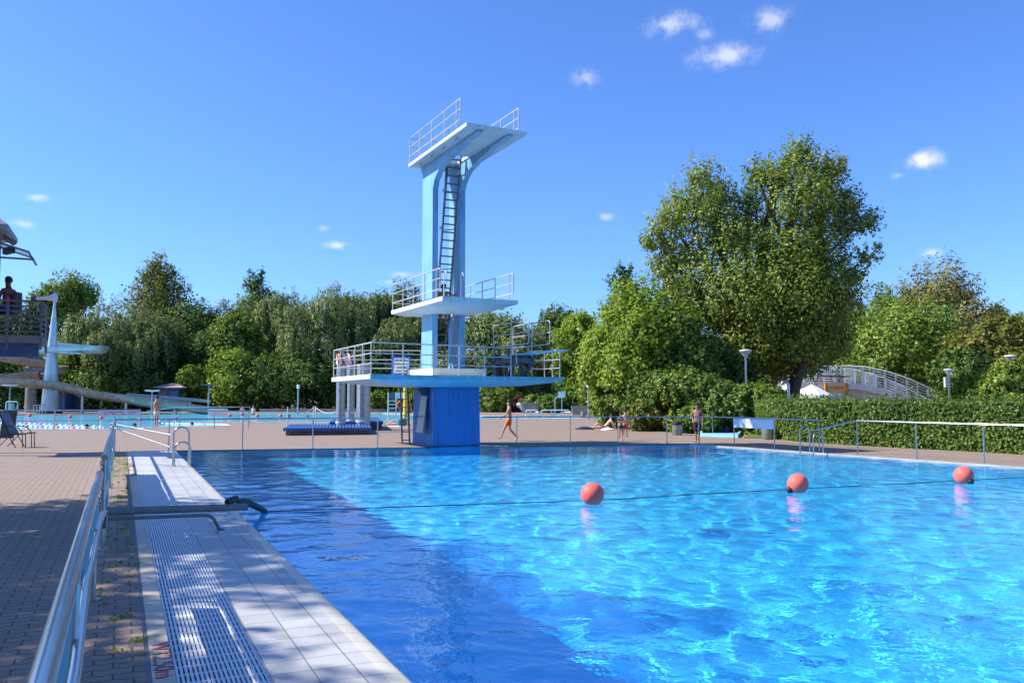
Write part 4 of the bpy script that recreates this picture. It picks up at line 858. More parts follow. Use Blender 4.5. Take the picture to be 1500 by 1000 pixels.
def trough(pts, r, open_top=True, n=12):   # half-pipe section swept along the run
    P = [Vector(p) for p in pts]; mb = MB(); rings = []
    for i, p in enumerate(P):
        t = (P[min(i + 1, len(P) - 1)] - P[max(i - 1, 0)]); t.z = 0; t.normalize(); s = Vector((-t.y, t.x, 0)); rg = []
        a0, a1 = (math.pi * .92, math.pi * 2.08)
        for k in range(n + 1):
            a_ = a0 + (a1 - a0) * k / n; rg.append(p + s * (r * math.cos(a_)) + Vector((0, 0, r * math.sin(a_))))
        for k in range(n, -1, -1):
            a_ = a0 + (a1 - a0) * k / n; rg.append(p + s * ((r - .06) * math.cos(a_)) + Vector((0, 0, (r - .06) * math.sin(a_))))
        rings.append(rg)
    mb.loft(rings); return mb
sl = thing('water_slide', 'long weathered steel water slide winding down to the swimming pool', 'water slide', tuple(AT(150, 602, YS)))
def arc(cx, cy, rad, a0, a1, z0, z1, n=20): return [(cx + rad * math.cos(R(a0 + (a1 - a0) * k / n)), cy + rad * math.sin(R(a0 + (a1 - a0) * k / n)), z0 + (z1 - z0) * k / n) for k in range(n + 1)]
def zz_(py, Y=YS): return AT(0, py, Y).z
e1 = AT(127, 509, YS); u1 = [AT(x, y, YS) for x, y in ((-40, 513), (20, 512), (70, 511), (105, 510))]
upper = trough(u1 + arc(u1[-1].x, YS + 2.0, 2.0, -90, 90, zz_(509.5), zz_(505), 12) + [(AT(60, 500, YS + 4).x, YS + 4, zz_(502, YS + 4)), (AT(-10, 500, YS + 4).x, YS + 4, zz_(497, YS + 4))], 9.5 / FPX * YS)
upper.part('upper_run', pmat('bluish slide steel', (.45, .56, .58), .4, .7, .25, 1.5), sl)
r_ = 9.5 / FPX * YS
u2 = [AT(x, y, YS + 6) for x, y in ((-30, 514), (10, 523), (40, 527), (75, 531))]
mid_ = trough(u2 + arc(u2[-1].x, YS + 3.9, 2.1, 90, -90, zz_(533), zz_(541), 14) + [AT(60, 546, YS + 1.6), AT(20, 549, YS + 1.6), AT(-40, 553, YS + 1.6)], r_ * .95)
mid_.part('middle_run', slidesteel, sl)
low = [AT(x, y, YS - 1.5) for x, y in ((-60, 553), (0, 556), (40, 558), (75, 560), (105, 566), (130, 573), (160, 577.5), (185, 581), (200, 584), (230, 589), (262, 592), (292, 596), (308, 599))]
trough(low, r_).part('lower_run', slidesteel, sl)
def panel_run(pts, h, name, m):
    mb = MB()
    for a_, b__ in zip(pts, pts[1:]): mb.hexa([a_ + Vector((0, q, 0)) if i in (0, 3) else b__ + Vector((0, q, 0)) for i, q in ((0, 0), (1, 0), (2, .04), (3, .04))] + [(a_ if i in (0, 3) else b__) + Vector((0, q, h)) for i, q in ((0, 0), (1, 0), (2, .04), (3, .04))])
    return mb.part(name, m, sl, None)
panel_run([AT(x, y, YS - 2.0) for x, y in ((183, 582), (210, 585), (240, 588.5), (280, 592.5))], .26, 'splash_panel', slidesteel)
panel_run([AT(x, y, YS - .6) for x, y in ((185, 580), (240, 584), (308, 590))], .32, 'splash_panel', pmat('clear panel', (.33, .35, .36), .25))
for (x, y) in ((185, 586), (121, 578), (258, 596), (300, 601)):
    p = AT(x, y, YS - 1.5); mb = MB(); mb.tube([(p.x, p.y, 0), p], .13, 10); mb.part('support_leg', galv, sl)
mb = MB(); a = AT(318, 600, YS - 1.5); mb.box((a.x + .1, YS - 1.5, .25), (1.5, 1.5, .5)); mb.part('run_out', lgrey, sl, None)
for pts, y0 in (((86, 516, 118, 517.5), YS - .5), ((60, 547, 75, 547), YS)):
    mb = MB(); mb.tube([AT(pts[0], pts[1], y0), AT(pts[2], pts[3], y0)], .09); mb.part('strut', lgrey, sl)
# ------------------------------------------------------------------ huts, lamps, columns, benches
def hut(label, px0, px1, pyb, pyt, Y, roof_py, wallm, name='hut'):
    a, b_ = AT(px0, pyt, Y), AT(px1, pyt, Y); w = b_.x - a.x; root = thing(name, label, 'hut', ((a.x + b_.x) / 2, Y, 0))
    mb = MB(); mb.box(((a.x + b_.x) / 2, Y + 2.5, a.z / 2), (w, 5, a.z)); mb.part('wall', wallm, root, None)
    if roof_py:
        zt = AT(0, roof_py, Y).z; e = .5; mb = MB(); mb.hexa([(a.x - e, Y - e, a.z), (b_.x + e, Y - e, a.z), (b_.x + e, Y + 5 + e, a.z), (a.x - e, Y + 5 + e, a.z), (a.x + w * .25, Y + 2.2, zt), (b_.x - w * .25, Y + 2.2, zt), (b_.x - w * .25, Y + 2.8, zt), (a.x + w * .25, Y + 2.8, zt)]); mb.part('roof', roofmat, root, None)
    n_ = max(2, int(w / 1.3))
    for k in range(n_):
        x = a.x + w * (k + .5) / n_; mb = MB(); mb.box((x, Y - .02, a.z * .55), (w / n_ * .72, .06, a.z * .62)); mb.part('door' if k % 2 else 'window', pmat('hut panel', (.04, .11, .24), .4) if k % 3 else dgrey, root, None)
    return root
hut('dark blue hut with a weathered hipped roof behind the slide end', 231, 263, 600, 567.5, 100, 560, dkblue)
hut('dark blue changing cabin under the slide beside the mast', 84, 96, 602, 576, 98, None, dkblue, 'cabin'); hut('dark blue changing cabin behind the lower slide run', 104, 120, 602, 577, 100, None, dkblue, 'cabin')
def tlamp(label, px, pyt, pyb, wpx, Y, m=lgrey):
    p = AT(px, pyt, Y); root = thing('lamp_post', label, 'lamp post', (p.x, Y, 0), 'T shaped posts by the pool'); mb = MB(); mb.tube([(p.x, Y, 0), (p.x, Y, p.z)], .07, 10); mb.part('post', postgrey, root)
    mb = MB(); w = wpx / FPX * Y; mb.box((p.x - w * .27, Y, p.z + .06), (w * .5, .35, .13), 0, Matrix.Rotation(R(5), 3, 'Y')); mb.box((p.x + w * .27, Y, p.z + .06), (w * .5, .35, .13), 0, Matrix.Rotation(R(-5), 3, 'Y')); mb.part('cross_arm', m, root, None)
tlamp('T shaped lamp post left of the slide columns', 15, 565, 600, 21, 84); tlamp('white topped T shaped lamp post by the slide end', 223, 573, 600, 19, 84, white); tlamp('dark T shaped lamp post right of the slide end', 306, 564.5, 600, 22, 86, dgrey)
def dlamp(label, px, pyt, Y, rpx, foot=0, grp=None):
    p = AT(px, pyt, Y); root = thing('lamp_post', label, 'lamp post', (p.x, Y, 0), grp); mb = MB(); k = rpx / FPX * Y; mb.tube([(p.x, Y, 0), (p.x, Y, p.z - k * .9)], [.06, .045], 10); mb.part('post', galv, root)
    mb = MB(); mb.lathe((p.x, Y, p.z), [(k * .25, -k * 1.05), (k * .45, -k * .75), (k * 1.0, -k * .12), (k * .98, 0), (k * .5, k * .14), (.02, k * .18)], 18); mb.part('lamp_shade', lgrey, root)
g_ = 'mushroom shaped lamp posts'
dlamp('mushroom lamp post in front of the big maple tree', 1092, 513, 41, 9, grp=g_); dlamp('mushroom lamp post right of the arched footbridge', 1389, 541, 52, 6.5, grp=g_); dlamp('mushroom lamp post among leaves at the right edge', 1480, 521, 43, 8.5, grp=g_)
p = AT(1387, 562, 51.8); mb = MB(); mb.box((p.x, 51.8, p.z + .1), (.28, .2, .6)); mb.solo('speaker_box', lgrey, p, 'pale box fixed to the lamp post right of the footbridge', 'box')
def cctv(label, px, pyt, Y):
    p = AT(px, pyt, Y); root = thing('lamp_post', label, 'lamp post', (p.x, Y, 0)); mb = MB(); mb.tube([(p.x, Y, 0), p], .07, 10); mb.part('post', postgrey, root); mb = MB(); mb.tube([p + Vector((0, 0, -.25)), p + Vector((0, 0, .12))], .13, 12); mb.part('lamp_head', white, root)
cctv('slim pale lamp post before the dark trees left of the columns', 437, 565, 80); cctv('slim pale lamp post beside the bushes right of the terraces', 862, 562, 64)
p = G(813, 610); zt = AT(813, 581, p.y).z; root = thing('shower_post', 'hooked steel shower post in front of the terrace bushes', 'shower', tuple(p)); mb = MB(); mb.tube(fillet([p, Vector((p.x, p.y, zt - .15)), Vector((p.x + .45, p.y, zt + .12))], .15, 4), .05); mb.part('post', galv, root)
p = AT(820, 576, 74); mb = MB(); mb.box((p.x, 74, p.z - .1), (.28, .05, .55)); mb.box((p.x + .34, 74, p.z - .08), (.28, .05, .55)); mb.tube([(p.x + .17, 74.05, 0), (p.x + .17, 74.05, p.z)], .03); mb.solo('sign_plate', white, (p.x, 74, 0), 'pair of small white plates above the terrace bushes', 'sign')
YC = 42.0
SC = [((498.5, 631, 533, 6.6, 41.0), 'slim bright steel column with a striped top nearest the camera'), ((513.5, 622, 533, 5.4, 44.5), 'narrow steel column between the two striped ones'), ((527.5, 622, 533, 5.2, 43.5), 'slender steel column half hidden behind the wide one'), ((532, 626, 533.5, 10.3, 43), 'widest steel column right of the striped tops')]
stripe = bpy.data.materials.new('red and white stripes'); stripe.use_nodes = True
def stripes():
    nt = stripe.node_tree; N = nt.nodes.new; L = nt.links.new; tc = N('ShaderNodeTexCoord'); mp = N('ShaderNodeMapping'); mp.inputs['Rotation'].default_value = (0, R(14), 0); mp.inputs['Scale'].default_value = (1, 1, 1); L(tc.outputs['Object'], mp.inputs[0])
    w = N('ShaderNodeTexWave'); w.bands_direction = 'X'; w.inputs['Scale'].default_value = 1.5; L(mp.outputs[0], w.inputs[0]); r = N('ShaderNodeValToRGB'); r.color_ramp.interpolation = 'CONSTANT'
    r.color_ramp.elements[0].color = (.78, .77, .74, 1); r.color_ramp.elements[1].color = (.55, .03, .02, 1); r.color_ramp.elements[1].position = .5; L(w.outputs['Fac'], r.inputs[0]); L(r.outputs[0], nt.nodes['Principled BSDF'].inputs['Base Color'])
stripes()
for i, ((px, pyb, pyt, rp_, Y), lab) in enumerate(SC):
    p, q = AT(px, pyb, Y), AT(px, pyt, Y); k = rp_ / FPX * Y; root = thing('steel_column', lab, 'column', (p.x, Y, 0), 'steel columns rising from the blue benches')
    mb = MB(); mb.lathe((p.x, Y, 0), [(k, 0), (k, q.z)], 20 if i != 3 else 10); mb.part('shaft', galv, root, 30)
    mb = MB(); mb.lathe((p.x, Y, 0), [(k * 1.08, .42), (k * 1.08, .5), (k * 1.01, .51)], 20); mb.part('collar', lgrey, root)
    if i in (0, 1):
        a = AT(px, 518, Y); w0 = (493, 519)[i == 2]; w1 = (508, 519.5)[i == 2]
        mb = MB(); mb.lathe((p.x, Y, 0), [(k * 1.12, q.z - .02), (k * 1.12, a.z)], 16); mb.part('striped_band', stripe, root, 30)
def bench(label, pts, z0, z1):
    root = thing('slatted_bench', label, 'bench', tuple(pts[0]), 'blue slatted benches around the columns'); c = sum((Vector(p) for p in pts), Vector()) / len(pts)
    ins = [Vector(p).lerp(c, .06) for p in pts]; mb = MB(); mb.prism(ins, 0, z0); mb.part('plinth', dconc, root, None)
    a, b_, c_, d_ = [Vector(p) for p in pts]; n_ = 26
    for k in range(n_):
        t0, t1 = k / n_ + .004, (k + 1) / n_ - .008; mb = MB(); q = [a.lerp(b_, t0), a.lerp(b_, t1), d_.lerp(c_, t1), d_.lerp(c_, t0)]; dn = Vector((0, 0, 0))
        mb.hexa([Vector((v.x, v.y, z)) for z in (z0 + .01, z1) for v in q]); fr = (a - d_).normalized(); nrm = Vector((fr.x, fr.y, 0)) * .03
        mb.hexa([Vector((v.x, v.y, z)) + o_ for z in (z0 - .05, z1 - .002) for v, o_ in ((q[0], nrm), (q[1], nrm), (q[1], nrm * 0), (q[0], nrm * 0))]); mb.part('slat', bluepl, root, None)
p = [G(414, 638), G(545, 636.5), G(540, 629), G(425, 630)]
bench('front blue slatted bench on a dark plinth below the diving platform', p, .25, .32)
p = [G(482, 631), G(562, 629.5), G(556, 624), G(488, 625)]
bench('rear blue slatted bench around the steel columns', p, .34, .44)
cp = thing('chain_barrier', 'row of slim posts with sagging chains around the bench', 'barrier', tuple(G(421, 626)))
cps = [G(421, 632), G(459, 629), G(462, 628.5), G(500, 632), G(540, 628)]; prev = None
for q in cps:
    z0 = .35; t_ = q + Vector((0, 0, z0 + .85)); mb = MB(); mb.tube([q + Vector((0, 0, .0)), t_], .035); mb.part('post', lgrey, cp)
    if prev is not None:
        mb = MB(); mb.tube([prev.lerp(t_, k / 8) - Vector((0, 0, .25 * (1 - (2 * k / 8 - 1) ** 2) + .08)) for k in range(9)], .016, 5); mb.part('chain', lgrey, cp)
    prev = t_
p = G(593.5, 624); mb = MB(); mb.tube([p, p + Vector((0, 0, 2.55))], .115, 16); mb.lathe(p, [(.2, 0), (.2, .03), (.12, .05)], 14); mb.solo('yellow_pole', yellow, p, 'thick bright yellow pole standing beside the tower base', 'pole')
p = G(588, 624.4); mb = MB(); mb.lathe(p, [(.22, 0), (.30, .2), (.26, .42), (.12, .5)], 12); mb.solo('backpack', CLO['teal'], p, 'dark teal bag behind the man in pink shorts', 'bag')
Yl = 74.0; a, b_ = AT(568.5, 609.5, Yl), AT(580, 609.5, Yl); gc = thing('guard_chair', 'tall white ladder chair for guards beyond the swimming pool', 'guard chair', (a.x, Yl, 0))
zt = AT(0, 574.5, Yl).z
for x in (a.x, b_.x):
    mb = MB(); mb.tube([(x, Yl, 0), (x, Yl, zt)], .045); mb.part('leg', lgrey, gc)
for k, py in enumerate((587, 592, 597.5)):
    z = AT(0, py, Yl).z; mb = MB(); mb.tube([(a.x, Yl, z), (b_.x, Yl, z)], .04); mb.part('rung', lgrey, gc)
mb = MB(); mb.box(((a.x + b_.x) / 2, Yl + .3, zt - .35), (b_.x - a.x - .06, .5, .62)); mb.part('seat', dgrey, gc, None)
q = AT(586.5, 579, Yl); ns = thing('notice_sign', 'small pale blue notice on a post beside the guard chair', 'sign', (q.x, Yl, 0)); mb = MB(); mb.box((q.x, Yl, q.z), (.55, .05, .48)); mb.part('panel', bannerw, ns, None); mb = MB(); mb.tube([(q.x, Yl + .05, 0), (q.x, Yl + .05, q.z)], .035); mb.part('post', lgrey, ns)
q = AT(586, 592.8, Yl - .1); mb = MB(); mb.tube([q + Vector((.24 * math.cos(t), 0, .27 * math.sin(t))) for t in [2 * math.pi * k / 24 for k in range(25)]], .075, 10, False); mb.solo('life_ring', pmat('orange red', (.85, .12, .03), .5), q, 'orange life ring hanging below the pale blue notice', 'life ring')
# dustbins
def bin_(label, px, pyb, hpx, wpx, bag=True):
    p = G(px, pyb); k = p.y / FPX; h, w = hpx * k, wpx * k / 2; root = thing('dustbin', label, 'dustbin', tuple(p), 'grey dustbins'); mb = MB(); mb.lathe(p, [(w * .86, 0), (w * .95, .03), (w, h), (w * .97, h), (w * .9, .1)], 18); mb.part('drum', pmat('bin zinc', (.30, .31, .32), .45, .5, .3, 6), root)
    if bag: mb = MB(); mb.lathe(p, [(w * 1.07, h * .78), (w * 1.10, h * .95), (w * 1.03, h * 1.03), (w * .85, h * .99), (w * .5, h * .8)], 18); mb.part('bin_bag', black, root)
bin_('grey dustbin with a black bag between the boy and the standing man', 992, 637, 19, 15); bin_('grey dustbin behind the pale banner next to the hedge', 1124.5, 643.3, 20, 17, False); bin_('small grey dustbin at the foot of the terraces', 854, 611.3, 9, 7, False)
# towels and bags by the sunbather
def lump(name, label, cat, c, d, m, seed):
    r2 = np.random.default_rng(seed); mb = MB(); n_, m_ = 14, 6; rings = []
    for i in range(m_):
        t = i / (m_ - 1); rings.append([Vector((c.x + d[0] * (1 - t ** 2 * .8) * math.cos(2 * math.pi * k / n_) * (1 + .2 * r2.normal() * .5), c.y + d[1] * (1 - t ** 2 * .8) * math.sin(2 * math.pi * k / n_), .004 + d[2] * t * (1 + .25 * r2.normal() * .5))) for k in range(n_)])
    mb.loft(rings); mb.solo(name, m, c, label, cat)
lump('clothes_pile', 'small dark clothes pile at the sunbather\'s feet', 'clothes', G(856, 628.8), (.5, .25, .14), CLO['navy'], 1); lump('towel', 'crumpled white towel under the sunbather', 'towel', G(890, 629.5), (.35, .3, .12), CLO['white'], 2)
lump('beach_bag', 'blue and dark bag on the paving behind the sunbather', 'bag', G(897, 613), (.35, .3, .45), signblue, 3); lump('towel', 'pale blue towel spread beside the sunbather', 'towel', G(902, 627), (.55, .4, .03), ltblue, 4); lump('towel', 'white towel under the man in pink shorts', 'towel', G(580, 624.4), (1.2, .45, .03), CLO['white'], 5)
# steel frames at the terrace foot
for x0, x1, lab in ((770, 788.5, 'left of two low steel handrail frames by the terraces'), (793, 835, 'right of two low steel handrail frames by the terraces')):
    a, b_ = G(x0, 612.2), G(x1, 612.2); h = AT(0, 600.5, a.y).z; root = thing('handrail_frame', lab, 'railing', tuple(a)); mb = MB(); mb.tube(fillet([a, a + Vector((0, 0, h)), b_ + Vector((0, 0, h)), b_], .2, 4), .045); mb.part('frame', lgrey, root)
    mb = MB(); mb.tube([a.lerp(b_, .35) + Vector((0, 0, .15)), a.lerp(b_, .8) + Vector((0, 0, h - .15)), b_ + Vector((0, -.8, h - .15))], .045); mb.part('sloping_rail', lgrey, root); mb = MB(); mb.tube([a.lerp(b_, .35), a.lerp(b_, .35) + Vector((0, 0, h))], .04); mb.part('post', lgrey, root)
# retaining walls and terraces
def wall(label, px0, px1, pyt, Y, th=.5, m=concrete, name='retaining_wall', zb=0):
    a, b_ = AT(px0, pyt, Y), AT(px1, pyt, Y); mb = MB(); mb.box(((a.x + b_.x) / 2, Y + th / 2, (a.z + zb) / 2), (b_.x - a.x, th, a.z - zb)); mb.box(((a.x + b_.x) / 2, Y + th / 2 - .03, a.z + .05), (b_.x - a.x + .1, th + .14, .1)); return mb.solo(name, m, ((a.x + b_.x) / 2, Y, zb), label, 'wall', smooth=None)
wall('low pale retaining wall behind the swimming pool', 380, 800, 600.2, 98); wall('dark retaining wall under the trees at far left', -100, 330, 600.5, 104, .5, dconc)
wall('pale terrace wall step low on the planted slope', 765, 880, 591, 93); wall('pale terrace wall step in the middle of the planted slope', 795, 900, 571, 101); wall('pale terrace wall step high on the planted slope', 810, 905, 559, 108)
wall('short pale wall at the foot of the terraces', 838, 872, 596.5, 80)
# foot bath by the hedge
root = thing('foot_bath', 'shallow light blue foot bath sunk in front of the bushes', 'foot bath', tuple(G(1060, 637)))
q = [G(1026, 639.2), G(1081, 641), G(1090, 631.8), G(1026, 631)]; mb = MB()
for i in range(4):
    a, b_ = q[i], q[(i + 1) % 4]; c_ = sum(q, Vector()) / 4; mb.hexa([Vector((v.x, v.y, z)) for z in (.002, .14) for v in (a, b_, b_.lerp(c_, .1), a.lerp(c_, .1))])
mb.part('rim', ltblue, root, None); mb = MB(); mb.add([Vector((v.x, v.y, .06)) for v in q], [(0, 1, 2, 3)]); mb.part('water', ltblue, root, None)
p = G(1054, 639.5); h = .95; F5 = [G(1044, 636.5), G(1090, 631)]; railing('pool_railing', 'short steel railing behind the light blue foot bath', F5 + [G(1135, 633)], F5, 1.0, (.5,))
mb = MB(); q = [G(1090, 641.5), G(1117, 641.8), G(1128, 634), G(1098, 633.5)]; mb.prism([(v.x, v.y) for v in q], .002, .03); mb.solo('grass_patch', pmat('short grass', (.10, .15, .03), .9, 0, .4, 3), (0, 0, 0), 'small patch of short grass beside the foot bath', 'grass', kind='stuff', smooth=None)
p = AT(1151, 560, 34); root = thing('shower_post', 'curved steel shower pole rising behind the hedge end', 'shower', (p.x, 34, 0)); mb = MB(); mb.tube(fillet([(p.x + .1, 34, 0), (p.x + .1, 34, p.z), (p.x - .12, 34, p.z + .05), (p.x - .18, 34, p.z - .12)], .12, 5), .055, 12); mb.part('pole', steel, root)

# ------------------------------------------------------------------ footbridge, kiosk, parasol on the right
YB = 58.0
br = thing('footbridge', 'white arched footbridge with many thin rails behind the hedge', 'bridge', tuple(AT(1280, 590, YB).xy) + (0,))
tops = [(1158, 541.5), (1170, 540), (1200, 537), (1240, 535.5), (1270, 537.5), (1300, 544), (1330, 554), (1360, 567.5), (1390, 583), (1410, 595)]
def curve(px, pts):
    for (a, b_), (c, d) in zip(pts, pts[1:]):
        if a <= px <= c:
            t = (px - a) / (c - a); return b_ + (d - b_) * t
    return pts[-1][1]
deckc = [(1158, 561.3), (1170, 561), (1230, 559.5), (1262, 562), (1290, 568.5), (1315, 577), (1340, 588), (1380, 606), (1410, 618)]
xs = list(range(1160, 1411, 10))
for j, Yb in enumerate((YB, YB + 3.2)):
    for k in range(8):
        f = k / 7.5; mb = MB(); mb.tube([AT(x, curve(x, tops) * (1 - f) + curve(x, deckc) * f, YB) + Vector((0, Yb - YB, 0)) for x in xs], .045 if k == 0 else .026, 6); mb.part('rail', white, br)
    for x in range(1168, 1400, 16):
        a, b_ = AT(x, curve(x, tops), YB), AT(x, curve(x, deckc) + 3, YB); o_ = Vector((0, Yb - YB, 0)); mb = MB(); mb.tube([a + o_, Vector((a.x, YB, b_.z)) + o_], .05, 6); mb.part('post', white, br)
mb = MB(); rings = []
for x in xs:
    a = AT(x, curve(x, deckc), YB); rings.append([a + Vector((0, -.1, -.42)), a + Vector((0, 3.3, -.42)), a + Vector((0, 3.3, 0)), a + Vector((0, -.1, 0))])
mb.loft(rings); mb.part('deck', white, br, None)
wb = thing('pavilion', 'white walled pavilion under the arched footbridge', 'building', tuple(AT(1280, 590, YB + .4).xy) + (0,))
mb = MB(); a, b_ = AT(1243, 562, YB + .5), AT(1316, 562, YB + .5)
poly = [(a.x, 0), (b_.x, 0), (b_.x, AT(1316, 583, YB + .5).z), (AT(1290, 0, YB + .5).x, AT(1290, 575, YB + .5).z), (AT(1262, 0, YB + .5).x, AT(1262, 568, YB + .5).z), (a.x, AT(1243, 566, YB + .5).z)]
n = len(poly); mb.add([(x, YB + .5, z) for x, z in poly] + [(x, YB + 2.9, z) for x, z in poly], [tuple(range(n)), tuple(range(2 * n - 1, n - 1, -1))] + [((i + 1) % n, i, n + i, n + (i + 1) % n) for i in range(n)]); mb.part('wall', white, wb, None)
mb = MB(); c = AT(1253, 575, YB + .45); mb.box((c.x, YB + .47, 1.1), (.9, .08, 2.1)); mb.part('door', lgrey, wb, None)
mb = MB(); c = AT(1262, 566.5, YB + .4); mb.box((c.x, YB + .42, c.z), (.12, .15, .3)); mb.part('wall_lamp', dgrey, wb, None)
YK = 57.0
kk = thing('kiosk', 'small orange framed kiosk with a signboard beside the white pavilion', 'kiosk', tuple(AT(1225, 590, YK).xy) + (0,))
for x in (1210, 1240.5):
    a = AT(x, 561, YK); mb = MB(); mb.box((a.x, YK, a.z / 2), (.17, .17, a.z)); mb.part('post', orange, kk, None)
a, b_ = AT(1212, 564, YK), AT(1239, 573, YK); mb = MB(); mb.box(((a.x + b_.x) / 2, YK - .02, (a.z + b_.z) / 2), (b_.x - a.x, .06, a.z - b_.z)); mb.part('signboard', pmat('orange sign', (.85, .42, .06), .4), kk, None)
mb = MB(); r2 = random.Random(3); x = a.x + .42
while x < b_.x - .15:
    w = r2.uniform(.05, .13); mb.box((x + w / 2, YK - .055, (a.z + b_.z) / 2 + .02), (w, .008, .11 * r2.uniform(.7, 1.3))); x += w + .03
tag(mb.part('lettering', red, kk, None))
mb = MB(); mb.ball((a.x + .24, YK - .05, (a.z + b_.z) / 2 + .02), .11, 12, 8, (1, .1, 1)); mb.part('emblem', pmat('emblem green', (.1, .45, .35), .4), kk)
mb = MB(); mb.box(((a.x + b_.x) / 2, YK + .6, b_.z / 2), (b_.x - a.x, 1.0, b_.z)); mb.part('shutter', lgrey, kk, None)
a = AT(1206, 559, YK); mb = MB(); mb.box((a.x + .7, YK + .5, a.z + .35), (2.0, 1.6, .08)); mb.part('roof', dgrey, kk, None)
YU = 54.5; c = AT(1189, 564, YU); e_ = AT(1189, 579, YU); k = 31 / FPX * YU
um = thing('parasol', 'open white market parasol behind the hedge', 'parasol', (c.x, YU, 0)); mb = MB(); rings = []
for rr_, z in ((k, e_.z + .02), (k * .55, e_.z + (c.z - e_.z) * .55), (.03, c.z + .05)): rings.append([Vector((c.x + rr_ * math.cos(2 * math.pi * q / 8) * (1 if q % 2 == 0 else .94), YU + rr_ * math.sin(2 * math.pi * q / 8) * (1 if q % 2 == 0 else .94), z)) for q in range(8)])
mb.loft(rings); mb.loft([[v + Vector((0, 0, -.18)) for v in rings[0]], rings[0]], False); mb.part('canopy', white, um, None); mb = MB(); mb.tube([(c.x, YU, 0), (c.x, YU, c.z)], .04); mb.part('pole', lgrey, um)
p = AT(1181, 583, 54); mb = MB(); mb.box((p.x, 54, p.z - .06), (.62, .5, .05)); mb.box((p.x, 54.25, p.z + .1), (.62, .05, .3))
for sx in (-.27, .27):
    for sy in (-.2, .2): mb.tube([(p.x + sx, 54 + sy, 0), (p.x + sx, 54 + sy, p.z - .06)], .025)
mb.solo('garden_chair', white, (p.x, 54, 0), 'white high chair showing above the hedge below the parasol', 'chair')
# the bath building behind the big tree
YV = 74.0
bd = thing('bath_building', 'white and blue bath building glimpsed behind the big maple', 'building', tuple(AT(1120, 600, YV).xy) + (0,))
a, b_ = AT(1050, 520, YV), AT(1180, 520, YV); zt = AT(0, 500, YV).z
mb = MB(); mb.box(((a.x + b_.x) / 2, YV + 4, zt / 2), (b_.x - a.x, 8, zt)); mb.part('wall', pmat('bath wall', (.45, .47, .5), .6, 0, .1), bd, None)
mb = MB(); mb.box(((a.x + b_.x) / 2, YV - .05, AT(0, 530, YV).z), (b_.x - a.x - .4, .1, 1.3)); mb.part('window_band', dkblue, bd, None)
mb = MB(); mb.box(((a.x + b_.x) / 2, YV - .6, AT(0, 545, YV).z), (b_.x - a.x, 1.2, .25)); mb.part('balcony', white, bd, None)
mb = MB()
for q in range(4): mb.tube([(a.x, YV - 1.15, AT(0, 545, YV).z + .25 + .28 * q), (b_.x, YV - 1.15, AT(0, 545, YV).z + .25 + .28 * q)], .025, 5)
mb.part('balcony_rail', lgrey, bd)

# ------------------------------------------------------------------ trees and shrubs
def crown(rng, lobes, n, size, clump=.28, droop=0., k_per=22, upb=.35, flat=.6, spray=1.):
    lobes = np.array(lobes, float); area = (lobes[:, 3] * lobes[:, 4] + lobes[:, 5] * (lobes[:, 3] + lobes[:, 4]) / 2); pr = area / area.sum()
    nc = max(1, n // k_per); li = rng.choice(len(lobes), nc, p=pr); Lb = lobes[li]
    u = rng.normal(size=(nc, 3)); u /= np.linalg.norm(u, axis=1, keepdims=True); u[:, 2] = np.where(u[:, 2] < -.55, -u[:, 2] * .5, u[:, 2])
    f = .62 + .43 * rng.random(nc) ** .6
    cc = Lb[:, :3] + u * Lb[:, 3:6] * f[:, None]
    ct = rng.normal(.45, .16, nc) + rng.normal(0, .10, len(lobes))[li]
    cs_ = (clump * np.minimum(Lb[:, 3:6].mean(1), 1.15 * np.median(lobes[:, 3:6].mean(1)))) * rng.uniform(.6, 1.35, nc)
    idx = np.repeat(np.arange(nc), k_per); m = len(idx)
    g_ = np.clip(rng.normal(size=(m, 3)), -1.6, 1.6) * .62; P = cc[idx] + g_ * cs_[idx, None] * np.array([1, 1, flat])
    if spray and not droop:
        dv_ = u * .6 + np.array([0, 0, .7]) + rng.normal(size=(nc, 3)) * .25; dv_ /= np.linalg.norm(dv_, axis=1, keepdims=True)
        tt_ = rng.uniform(-.45, 1.0, m); P = cc[idx] + dv_[idx] * (tt_ * cs_[idx] * spray * 1.5)[:, None] + g_ * (cs_[idx] * (.85 - .6 * np.maximum(tt_, 0)))[:, None]
    if droop: P[:, :2] = cc[idx][:, :2] + g_[:, :2] * .22 * (cs_[idx, None] ** .5); P[:, 2] = cc[idx][:, 2] - rng.random(m) * droop * rng.uniform(.4, 1.3, nc)[idx] + .2
    nr = u[idx] * .75 + g_ * .35 + rng.normal(size=(m, 3)) * .38 + np.array([0, 0, upb])
    ti = ct[idx] + rng.normal(size=m) * .16
    P[:, 2] = np.maximum(P[:, 2], .06)
    return P, nr, np.clip(ti, 0, 1), size * rng.uniform(.65, 1.3, m)
